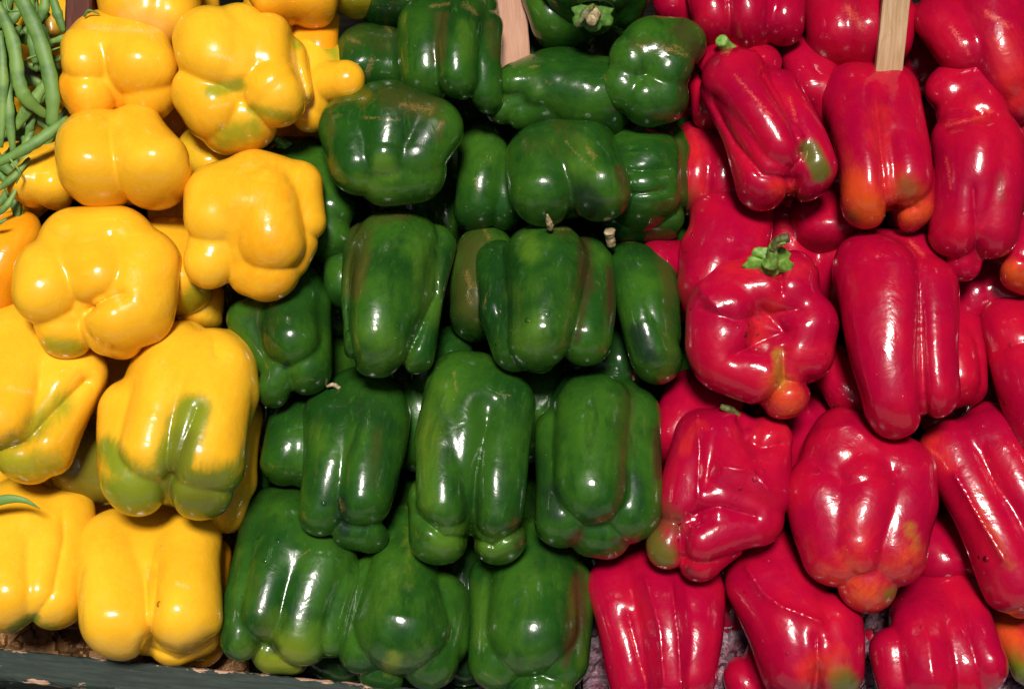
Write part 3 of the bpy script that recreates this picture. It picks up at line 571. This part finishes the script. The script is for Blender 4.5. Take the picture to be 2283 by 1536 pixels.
# ------------------------------------------------------------------ stalks
def stalk_material(name, base, tip):
    n = N(name); tc = n.node('TexCoord').outputs['Object']
    a = n.noise(tc, 260, 4, .6); b = n.noise(n.vmul(tc, (1, 1, .3)), 700, 3)
    col = n.mix(n.ramp(a, .4, .65), c4(base), c4(tip)); n.set(n.b.inputs['Base Color'], col)
    n.b.inputs['Roughness'].default_value = .55
    n.l.new(n.bump(b, .5, .0006), n.b.inputs['Normal']); return n.m
M['stalk'] = stalk_material('fresh_stalk', (.10, .24, .03), (.25, .42, .08))
M['calyx'] = stalk_material('calyx', (.09, .22, .02), (.20, .34, .05))
M['flat_calyx'] = stalk_material('flat_calyx', (.05, .14, .015), (.10, .20, .03))
M['dry'] = stalk_material('dried_stalk', (.26, .19, .10), (.48, .38, .21))
M['dark_stalk'] = stalk_material('dark_stalk', (.06, .05, .015), (.12, .16, .03))

def tube(name, pts, radii, mat, parent=None, flat=1.0, seg=12, closed=True, wob=0.0, seed=0, nrm=None, loc=None):
    """a bent tube through points of the pile (x, y, w), Catmull-Rom smoothed; parent offset handled"""
    rs = random.Random(seed)
    Q = [P(*p) for p in pts]
    Q = [Q[0] * 2 - Q[1]] + Q + [Q[-1] * 2 - Q[-2]]
    rr = [radii[0]] + list(radii) + [radii[-1]]
    C, Rr = [], []; sub = 7
    for i in range(1, len(Q) - 2):
        for s in range(sub + (i == len(Q) - 3)):
            t = s / sub; a, b, c, d = Q[i - 1], Q[i], Q[i + 1], Q[i + 2]
            C.append(.5 * ((2 * b) + (c - a) * t + (2 * a - 5 * b + 4 * c - d) * t * t + (3 * b - a - 3 * c + d) * t ** 3))
            Rr.append(rr[i] + (rr[i + 1] - rr[i]) * t)
    org = loc if loc is not None else (sum(C, Vector()) / len(C))
    vs, fs = [], []
    up = nrm or W
    for i, c in enumerate(C):
        T = (C[min(i + 1, len(C) - 1)] - C[max(i - 1, 0)]).normalized()
        X = T.cross(up).normalized(); Y = X.cross(T).normalized()
        r = Rr[i] * S * (1 + (.07 * math.sin(i * 1.7 + seed) if name == 'bean_pod' else 0))
        if i in (0, len(C) - 1): r *= .7
        for j in range(seg):
            a = 2 * math.pi * j / seg; w = 1 + wob * (rs.random() - .5)
            vs.append(c + X * (math.cos(a) * r * w) + Y * (math.sin(a) * r * flat * w) - org)
    n = len(C)
    for i in range(n - 1):
        for j in range(seg):
            fs.append((i * seg + j, i * seg + (j + 1) % seg, (i + 1) * seg + (j + 1) % seg, (i + 1) * seg + j))
    fs.append(tuple(range(seg))[::-1]); fs.append(tuple(range((n - 1) * seg, n * seg)))
    o = new_obj(name, vs, fs, mat, parent)
    if parent is None: o.location = org
    else: o.location = org - parent.location
    return o

def calyx(parent, x, y, w, r, mat, squash=.6, points=5, seed=1, tiltv=(0, 0)):
    rs = random.Random(seed); vs, fs = [], []; seg = 40; rings = 7
    c0 = P(x, y, w)
    for i in range(rings + 1):
        t = i / rings
        for j in range(seg):
            a = 2 * math.pi * j / seg
            rad = r * t * (1 + .13 * math.cos(a * points + seed) + .06 * math.sin(a * 11 + seed))
            h = 14 * (1 - t) ** 2 - 10 * t * t + 2.5 * math.sin(a * 9) * t + rs.uniform(-1, 1) * t
            px, py = math.cos(a) * rad, math.sin(a) * rad * squash
            h += tiltv[0] * px + tiltv[1] * py
            vs.append(U * (px * S) + V * (py * S) + W * (h * S))
    for i in range(rings):
        for j in range(seg):
            fs.append((i * seg + j, i * seg + (j + 1) % seg, (i + 1) * seg + (j + 1) % seg, (i + 1) * seg + j))
    o = new_obj('calyx', vs, fs, mat, parent); o.location = c0 - parent.location
    m = o.modifiers.new('thickness', 'SOLIDIFY'); m.thickness = .0012
    return o

def pp(k): return PEPPERS[k][0]
cx = calyx(pp('R13'), 1716, 584, 138, 50, M['calyx'], .62, 5, 2, (0, .55))
st = tube('stem', [(1716, 590, 140), (1722, 574, 160), (1722, 556, 178), (1732, 541, 190), (1752, 534, 196)], [20, 13, 11, 10, 12], M['stalk'], pp('R13'), wob=.12)
tube('stem_tip', [(1716, 560, 182), (1724, 544, 190), (1736, 533, 197), (1756, 529, 201)], [7, 9, 10, 11], M['dark_stalk'], st, wob=.2).location = P(1736, 541, 193) - (pp('R13').location + st.location)
tube('stem', [(1634, 122, 10), (1618, 104, 40), (1606, 88, 62)], [19, 15, 15], M['stalk'], pp('R4'), wob=.1)
tube('stem', [(1650, 940, 30), (1632, 916, 60), (1606, 906, 66)], [12, 9, 7], M['dark_stalk'], pp('R19'), wob=.2)
tube('stem', [(1364, 548, 20), (1360, 528, 40), (1358, 514, 52)], [10, 10, 14], M['dry'], pp('G19'), wob=.35, seed=3)
tube('stem', [(1228, 510, 90), (1224, 494, 112), (1220, 478, 128)], [8, 7, 2], M['dry'], pp('G18'), wob=.4, seed=4)
tube('stem', [(765, 872, 10), (744, 858, 24), (728, 862, 22)], [5, 5, 3], M['dry'], pp('G22'), wob=.4, seed=5)
calyx(pp('G13'), 630, 320, -4, 15, M['flat_calyx'], .5, 5, 6)
tube('stem', [(636, 326, -14), (626, 316, 4), (612, 308, 16)], [9, 8, 8], M['flat_calyx'], pp('G13'), wob=.1)
calyx(pp('G5'), 1322, 34, 90, 44, M['flat_calyx'], .7, 6, 3)
tube('stem', [(1326, 28, 88), (1322, 40, 116), (1318, 48, 134)], [16, 13, 12], M['dry'], pp('G5'), wob=.3, seed=8)
tube('leaf_scrap', [(1325, 10, 112), (1305, 30, 124), (1284, 62, 118)], [4, 9, 2], M['dark_stalk'], pp('G5'), flat=.3, wob=.2)

# ------------------------------------------------------------------ beans
def bean_material():
    n = N('bean_skin'); tc = n.node('TexCoord').outputs['Object']
    oi = n.node('ObjectInfo').outputs['Random']
    base = n.mix(oi, (.075, .175, .028, 1), (.15, .26, .042, 1))
    col = n.mix(n.ramp(n.noise(tc, 60, 4, .6), .45, .7), base, (.06, .14, .025, 1))
    col = n.mix(n.ramp(n.noise(tc, 190, 4, .6), .70, .76), col, (.16, .11, .04, 1))
    n.set(n.b.inputs['Base Color'], col); n.b.inputs['Roughness'].default_value = .55
    n.l.new(n.bump(n.noise(tc, 140, 3), .4, .0006), n.b.inputs['Normal']); return n.m
M['bean'] = bean_material()
BEANS = [
 ([(40,-20,40),(88,88,55),(116,200,60),(116,285,50)], 17, 'broad bean pod running down from the top edge, uppermost of the bean heap'),
 ([(-10,0,20),(28,90,30),(42,180,34),(60,222,26),(108,262,-6)], 16, 'curved bean pod bending right at its lower end, left side of the heap'),
 ([(0,70,0),(6,180,8),(2,330,0)], 14, 'bean pod standing along the left edge'),
 ([(18,160,-8),(20,250,4),(30,345,-4)], 13, 'straight pale bean pod just right of the one along the left edge'),
 ([(-20,372,60),(60,330,66),(110,296,60),(152,262,44)], 13, 'long light bean pod slanting up to the yellow peppers'),
 ([(-20,432,30),(28,398,34),(66,352,26)], 9, 'thin bean pod slanting below the long light one'),
 ([(-20,488,20),(14,460,24),(40,415,16)], 8, 'lowest thin bean pod at the left edge above the yellow peppers'),
 ([(30,290,-14),(70,232,0),(112,172,6)], 17, 'wide bean pod crossing behind the broad one near its middle'),
 ([(112,-20,-6),(128,30,0),(142,72,-4)], 12, 'bean pod with a curled dry tip under the dark plank'),
 ([(96,-30,-20),(98,20,-16),(70,70,-22)], 13, 'short bean pod at the top edge, left of the one with the dry tip'),
 ([(66,40,-20),(72,100,-14),(82,160,-22)], 11, 'small bean pod half covered by the broad one'),
 ([(106,96,-10),(140,86,-4),(178,70,-10)], 9, 'bean pod lying crosswise under the dark plank'),
 ([(50,140,-26),(90,150,-26),(150,120,-20)], 9, 'bean pod lying crosswise at the middle of the heap'),
 ([(60,240,-40),(90,268,-36),(118,300,-40)], 11, 'short bean pod in the shaded hollow of the heap'),
 ([(50,300,-44),(62,340,-40),(60,380,-50)], 11, 'dark bean pod low in the hollow above the long light one'),
 ([(100,330,-50),(120,290,-46),(150,240,-50)], 12, 'shaded bean pod beside the round yellow peppers'),
 ([(-20,60,-30),(30,40,-30),(60,-20,-34)], 14, 'bean pod crossing the top left corner'),
 ([(-10,200,-60),(60,180,-60),(130,200,-66)], 15, 'dark bean pod at the bottom of the heap, crossing left to right'),
 ([(-10,300,-70),(50,290,-66),(100,240,-70)], 15, 'dark bean pod at the bottom of the heap, under the straight pale one'),
 ([(80,90,-70),(120,150,-70),(130,230,-70)], 15, 'dark bean pod buried against the yellow peppers'),
 ([(-10,120,-70),(40,80,-70),(110,30,-70)], 15, 'dark bean pod buried near the top of the heap'),
 ([(-20,400,-60),(30,370,-60),(90,350,-66)], 14, 'dark bean pod buried low, beneath the long light one'),
 ([(-20,470,-50),(20,430,-50),(50,390,-56)], 12, 'dark bean pod buried just above the orange yellow peppers'),
 ([(150,-30,-40),(160,40,-40),(150,110,-44)], 12, 'bean pod squeezed against the dark plank'),
]
for i, (pts, r, lab) in enumerate(BEANS):
    r *= 1.0; m = len(pts); rad = [r * .55] + [r] * (m - 2) + [r * .5]
    if i == 0: rad = [r, r, r, r * .8]
    o = tube('bean_pod', pts, rad, M['bean'], flat=.55, seg=14, wob=.05, seed=i)
    tag(o, lab, 'bean', 'green beans heaped at the top left')
rb = random.Random(5)
for i in range(22):
    x = rb.uniform(-10, 120); y = rb.uniform(-10, 470); a = rb.gauss(1.35, .45); L_ = rb.uniform(70, 150); w_ = rb.uniform(-75, -25)
    dx, dy = math.cos(a) * L_ / 2, math.sin(a) * L_ / 2; b_ = rb.uniform(-14, 14)
    r_ = rb.uniform(10, 15)
    if x + dx > 150 - max(0, y - 300) * .4 or x + dx < -30: dx = -dx
    o = tube('bean_pod', [(x - dx, y - dy, w_), (x - dx * .4 + b_, y - dy * .4, w_ + 5), (x + dx * .4 + b_, y + dy * .4, w_ + 5), (x + dx, y + dy, w_)], [r_ * .3, r_, r_, r_ * .2], M['bean'], flat=.6, seg=12, wob=.05, seed=50 + i)
    tag(o, 'green bean pod half buried among the other beans', 'bean', 'bean pods buried in the heap')
for pts, lab in [([(60,132,10),(100,118,12),(152,100,4)], 'thin bean stalk lying across the heap'), ([(14,0,64),(20,24,66),(42,26,60)], 'curled bean tendril near the top left corner'),
                 ([(20,352,70),(44,384,66),(36,410,56)], 'curled bean tendril under the long light pod'), ([(188,38,20),(198,24,30),(222,32,24)], 'tiny green leaf scrap beside the dark plank')]:
    o = tube('bean_tendril', pts, [3, 3, 1.5], M['bean'], seg=8); tag(o, lab, 'bean stalk', 'green beans heaped at the top left')
o = tube('bean_tip', [(-30,1122,112),(20,1112,118),(56,1116,119),(90,1134,114)], [12, 10, 6, 1], M['bean'], flat=.4); tag(o, 'single green bean tip lying on the plump yellow pepper at the lower left', 'bean')
o = tube('bean_tip', [(-30,502,62),(0,496,66),(16,488,66)], [6, 5, 1], M['bean'], flat=.4); tag(o, 'tiny bean tip at the left edge on the orange yellow pepper', 'bean')

# ------------------------------------------------------------------ timber
def wood_material(name, a, b, chip=None, rough=.7, along='x', scale=1.0):
    n = N(name); tc = n.node('TexCoord').outputs['Object']
    st = n.vmul(tc, (.08, 1, 1) if along == 'x' else (1, .08, 1))
    g = n.noise(st, 420 * scale, 5, .65, .6); h = n.noise(tc, 30, 4)
    col = n.mix(n.ramp(g, .35, .7), c4(a), c4(b)); col = n.mix(n.ramp(h, .5, .8, 0, .35), col, c4([x * .6 for x in a]))
    if chip:
        e = n.attr('scar', 'Fac')
        k = n.ramp(n.math('ADD', n.math('MULTIPLY', n.noise(n.vmul(tc, (.3, 1, 1)), 120, 6, .7), .8), n.math('MULTIPLY', e, .17)), .575, .60)
        col = n.mix(k, col, c4(chip)); sc = n.ramp(n.noise(st, 900, 2, .5), .70, .74, 0, .5)
        col = n.mix(sc, col, (.16, .22, .20, 1))
    d = n.ramp(n.noise(tc, 260, 3), .70, .76, 0, .6); col = n.mix(d, col, c4([x * .45 for x in a]))
    n.set(n.b.inputs['Base Color'], col); n.b.inputs['Roughness'].default_value = rough; n.b.inputs['Specular IOR Level'].default_value = .25
    n.l.new(n.bump(g, .5, .0005), n.b.inputs['Normal']); return n.m

def plank(name, A, B, wid, thick, mat, normal=None, nseg=60, rag=.0, seed=1, parent=None):
    """board from A to B; 'wid' across, 'thick' deep (metres), edges slightly worn"""
    rs = random.Random(seed); T = (B - A).normalized(); Nn = (normal or W); X = T.cross(Nn).normalized(); Y = X.cross(T).normalized()
    mid = (A + B) / 2; L = (B - A).length; e = min(wid, thick) * .08
    prof = [(-wid / 2 + e, thick / 2, 1), (-wid / 2 * .4, thick / 2, 0), (wid / 2 * .4, thick / 2, 0), (wid / 2 - e, thick / 2, 1), (wid / 2, thick / 2 - e, 1), (wid / 2, -thick / 2, 0), (-wid / 2, -thick / 2, 0), (-wid / 2, thick / 2 - e, 1)]
    vs, fs, sc = [], [], []
    frame = Matrix((T, X, Y)).transposed()
    for i in range(nseg + 1):
        x = -L / 2 + L * i / nseg
        for (a, b, ed) in prof:
            j = rag * (rs.random() - .5) if ed else 0
            vs.append((x, a + j, b + (j * .6 if ed else 0))); sc.append(float(ed))
    k = len(prof)
    for i in range(nseg):
        for j in range(k): fs.append((i * k + j, (i + 1) * k + j, (i + 1) * k + (j + 1) % k, i * k + (j + 1) % k))
    fs.append(tuple(range(k))); fs.append(tuple(range(nseg * k, (nseg + 1) * k))[::-1])
    o = new_obj(name, vs, fs, mat, parent, smooth=False)
    at = o.data.attributes.new('scar', 'FLOAT', 'POINT'); at.data.foreach_set('value', np.array(sc, np.float32))
    o.matrix_world = Matrix.Translation(mid) @ frame.to_4x4(); return o
M['board'] = wood_material('green_painted_wood', (.010, .018, .014), (.022, .034, .026), (.40, .24, .16), .65)
M['pale'] = wood_material('pale_wood', (.42, .22, .14), (.50, .28, .19), None)
M['stake'] = wood_material('stake_wood', (.38, .23, .12), (.52, .35, .20), None)
M['maroon'] = wood_material('maroon_wood', (.07, .018, .012), (.11, .035, .022), None)

root = bpy.data.objects.new('front_board', None); COL.objects.link(root); root.location = P(420, 1520, 0)
tag(root, 'dark green painted board with chipped edges along the bottom left', 'board')
NB = (W + V * .55).normalized()
A, B = P(-400, 1449, 10), P(1700, 1652, 10)
o = plank('top_edge', A, B, .0205, .018, M['board'], NB, 160, .0010, 5); o.parent = root; o.matrix_parent_inverse = Matrix.Translation(-root.location)
A2, B2 = P(-400, 1544, -30), P(1700, 1747, -30)
o = plank('lower_plank', A2, B2, .028, .018, M['board'], NB, 160, .0012, 9); o.parent = root; o.matrix_parent_inverse = Matrix.Translation(-root.location)

o = plank('divider_board', P(1122, -160, -90), P(1150, 240, -90), .0235, .010, M['pale'], W, 20, .0002, 3)
tag(o, 'pale pinkish wooden board standing between two green peppers at the top', 'board')
o = plank('wooden_stake', P(2012, -140, 110), P(1976, 200, 0), .0172, .006, M['stake'], W, 20, .0002, 4)
tag(o, 'light wooden stake stuck behind the orange red pepper with the olive spot', 'stake')
o = plank('divider_plank', P(192, -160, -40), P(184, 110, -60), .017, .03, M['maroon'], W, 20, .0003, 7)
tag(o, 'dark maroon plank between the beans and the yellow peppers', 'board')

# ------------------------------------------------------------------ crumpled liners under the heaps
def liner_material(name, c1, c2, metal, rough):
    n = N(name); tc = n.node('TexCoord').outputs['Object']
    col = n.mix(n.ramp(n.noise(tc, 45, 5, .6), .35, .65), c4(c1), c4(c2)); n.set(n.b.inputs['Base Color'], col)
    n.b.inputs['Metallic'].default_value = metal; n.b.inputs['Roughness'].default_value = rough
    v = n.node('TexVoronoi', feature='DISTANCE_TO_EDGE'); n.set(v.inputs['Vector'], n.vadd(tc, n.vmul(n.node('TexNoise').outputs['Color'], (.01, .01, .01))))
    v.inputs['Scale'].default_value = 70
    b = n.bump(v.outputs['Distance'], .25, .002); b = n.bump(n.noise(tc, 160, 5, .7, 1.5), .8, .0015, b)
    n.l.new(b, n.b.inputs['Normal']); return n.m
M['foil_brown'] = liner_material('brown_paper', (.13, .06, .02), (.26, .13, .045), .5, .36)
M['foil_dark'] = liner_material('dark_plastic', (.010, .018, .014), (.02, .035, .028), 0, .3)
M['foil_silver'] = liner_material('silver_foil', (.13, .04, .06), (.30, .20, .24), .6, .4)
def liner(name, x0, x1, y0, y1, wf, mat, amp, seed, label):
    rs = np.random.RandomState(seed); nx, ny = int((x1 - x0) / 7), int((y1 - y0) / 7)
    pts = rs.rand(int(nx * ny / 18), 3) * [nx, ny, 1]
    gx, gy = np.meshgrid(np.arange(nx + 1), np.arange(ny + 1), indexing='ij')
    best = np.full(gx.shape, 1e9); second = best.copy(); hv = np.zeros(gx.shape)
    sl = rs.randn(len(pts), 2) * .5
    for i, p in enumerate(pts):
        dd = (gx - p[0]) ** 2 + (gy - p[1]) ** 2
        m = dd < best; best = np.where(m, dd, best)
        hv = np.where(m, p[2] * 2 - 1 + sl[i, 0] * (gx - p[0]) * .3 + sl[i, 1] * (gy - p[1]) * .3, hv)
    h = hv * amp; org = P((x0 + x1) / 2, (y0 + y1) / 2, wf((y0 + y1) / 2)); vs = []
    for i in range(nx + 1):
        for j in range(ny + 1):
            y = y0 + j * 7; vs.append(P(x0 + i * 7, y, wf(y) + h[i, j]) - org)
    i, j = np.meshgrid(np.arange(nx), np.arange(ny), indexing='ij'); a = (i * (ny + 1) + j).ravel()
    o = new_obj(name, [tuple(v) for v in vs], np.stack([a, a + 1, a + ny + 2, a + ny + 1], 1)[:, ::-1].copy(), mat, loc=org, smooth=False)
    return tag(o, label, 'liner')
base_w = lambda y: -215 + max(0, (y - 1300)) * .42
liner('paper_liner', -200, 560, 1150, 1600, base_w, M['foil_brown'], 9, 1, 'crumpled brown foil paper under the front yellow peppers')
liner('plastic_liner', 560, 1300, 1150, 1680, lambda y: -215 + max(0, y - 1300) * .25, M['foil_dark'], 8, 2, 'crumpled dark plastic sheet under the green peppers')
liner('foil_liner', 1300, 2400, 1330, 1700, lambda y: -190 + max(0, y - 1300) * .25, M['foil_silver'], 9, 3, 'crumpled silvery foil showing between the red peppers at the bottom')

# tray under everything, stall table, street, awning (the awning shades the heap from straight above)
def slab(name, A, B, C_, thick, mat):
    """A corner, B along x, C along y"""
    nrm = (B - A).cross(C_ - A).normalized() * thick
    q = [A, B, B + C_ - A, C_]; vs = [v - A for v in q] + [v - A - nrm for v in q]
    fs = [(0, 1, 2, 3), (7, 6, 5, 4), (0, 4, 5, 1), (1, 5, 6, 2), (2, 6, 7, 3), (3, 7, 4, 0)]
    return new_obj(name, vs, fs, mat, loc=A, smooth=False)
M['tray'] = wood_material('tray_wood', (.006, .006, .005), (.012, .010, .008), None)
o = slab('tray_floor', P(-700, 1900, -380), P(2980, 1900, -380), P(-700, -700, -380), .012, M['tray'])
M['tray'].node_tree.nodes['Principled BSDF'].inputs['Specular IOR Level'].default_value = 0.0; tag(o, 'dark wooden tray floor under the whole heap', 'tray')
def simple(name, c, rough, sc, c2):
    n = N(name); tc = n.node('TexCoord').outputs['Object']
    n.set(n.b.inputs['Base Color'], n.mix(n.ramp(n.noise(tc, sc, 5, .6), .35, .65), c4(c), c4(c2))); n.b.inputs['Roughness'].default_value = rough; return n.m
M['pave'] = simple('pavement_stone', (.20, .19, .18), .85, 6, (.27, .26, .24))
o = new_obj('pavement', [(-60, -60, 0), (60, -60, 0), (60, 60, 0), (-60, 60, 0)], [(0, 1, 2, 3)], M['pave'], smooth=False); tag(o, kind='structure')
M['canvas'] = simple('awning_canvas', (.035, .05, .035), .9, 20, (.05, .065, .045))
o = slab('awning', Vector((-2.2, .12, 2.5)), Vector((2.2, .12, 2.5)), Vector((-2.2, 2.6, 3.0)), .004, M['canvas'])
tag(o, 'dark canvas awning stretched over the stall, above the picture', 'awning')
for x, lab in ((-1.35, 'unseen dark canvas added on the left to narrow the sky light'), (1.35, 'unseen dark canvas added on the right to narrow the sky light')):
    o = slab('side_light_block', Vector((x, -1.3, .05)), Vector((x, -1.3, 2.48)), Vector((x, 2.5, .05)), .004, M['canvas']); tag(o, lab, 'light block')  # unseen side sheets, added to narrow the sky mirrored in the skins
o = slab('back_light_block', Vector((-2.1, 2.45, .05)), Vector((2.1, 2.45, .05)), Vector((-2.1, 2.45, 2.9)), .004, M['canvas'])  # unseen sheet behind the heap, added to keep upward-facing skins dark
tag(o, 'unseen dark canvas added at the back to block light from behind', 'light block')
M['facade'] = simple('facade_stone', (.22, .20, .18), .9, 2, (.30, .28, .25))
o = slab('street_facade', Vector((20, -14, 0)), Vector((-20, -14, 0)), Vector((20, -14, 9)), .3, M['facade'])
tag(o, 'stone house front across the street behind the shopper', 'building')

# ------------------------------------------------------------------ drops of water on the skins
from mathutils.bvhtree import BVHTree
n = N('water'); tb = n.node('BsdfTransparent'); gb = n.node('BsdfGlossy'); gb.inputs['Roughness'].default_value = .05
lw = n.node('Fresnel'); lw.inputs['IOR'].default_value = 1.5; ms = n.node('MixShader'); n.l.new(lw.outputs[0], ms.inputs[0]); n.l.new(tb.outputs[0], ms.inputs[1]); n.l.new(gb.outputs[0], ms.inputs[2])
n.l.new(ms.outputs[0], n.n['Material Output'].inputs['Surface']); M['water'] = n.m
dv, df = [], []
for i in range(7):
    for j in range(12):
        a = 2 * math.pi * j / 12; e = math.pi / 2 * (i / 6)
        dv.append((math.cos(a) * math.sin(e + .001), math.sin(a) * math.sin(e + .001), math.cos(e) * .55 - .12))
for i in range(6):
    for j in range(12): df.append((i * 12 + j, (i + 1) * 12 + j, (i + 1) * 12 + (j + 1) % 12, i * 12 + (j + 1) % 12))
drop_me = new_obj('water_drop', dv, df, M['water']); drop_base = drop_me.data; bpy.data.objects.remove(drop_me)
DROPS = {'R13': [(1662,746,6),(1668,724,4),(1690,712,4),(1645,729,4),(1688,745,4),(1840,788,3),(1540,690,3)], 'R19': [(1683,1068,6),(1684,1054,4),(1650,1090,4),(1702,1050,4),(1640,1112,3),(1515,1168,5),(1512,1202,4),(1510,1120,3)],
         'R21': [(2198,1246,7),(2183,1242,4),(2157,1292,6),(2128,995,3),(2088,1060,3)], 'G18': [(1219,700,7),(1176,714,6),(1283,744,4),(1106,768,3)], 'Y19': [(354,1346,7),(360,1218,3)],
         'R14': [(2003,693,4),(2060,948,4)], 'R24': [(2055,1398,4),(2120,1420,4),(2160,1440,4),(2100,1350,3),(2180,1500,3)], 'R16': [(2190,820,4),(2215,860,3),(2200,880,3),(2240,900,4),(2255,770,5)], 'G25': [(620,1205,5),(590,1250,4),(575,1200,3),(650,1160,3),(540,1330,3)], 'G22': [(722,1122,6),(715,1040,3),(738,1036,3)], 'R23': [(1755,1456,4),(1660,1320,3)], 'R9': [(1543,522,4),(1530,563,3),(1558,620,3)]}
camp = ORG + W * D
for key, pts in DROPS.items():
    ob, zz = PEPPERS[key]; me = ob.data
    bv = BVHTree.FromPolygons([v_.co for v_ in me.vertices], [p_.vertices for p_ in me.polygons])
    for (x, y, rad) in pts:
        dr = (P(x, y, 0) - camp).normalized()
        hit, nor, ix, ds = bv.ray_cast(camp - ob.location, dr)
        if hit is None: continue
        o = bpy.data.objects.new('water_drop', drop_base); COL.objects.link(o); o.parent = ob; o.location = hit
        o.rotation_euler = nor.to_track_quat('Z', 'Y').to_euler(); o.scale = (rad * S, rad * S * 1.15, rad * S)
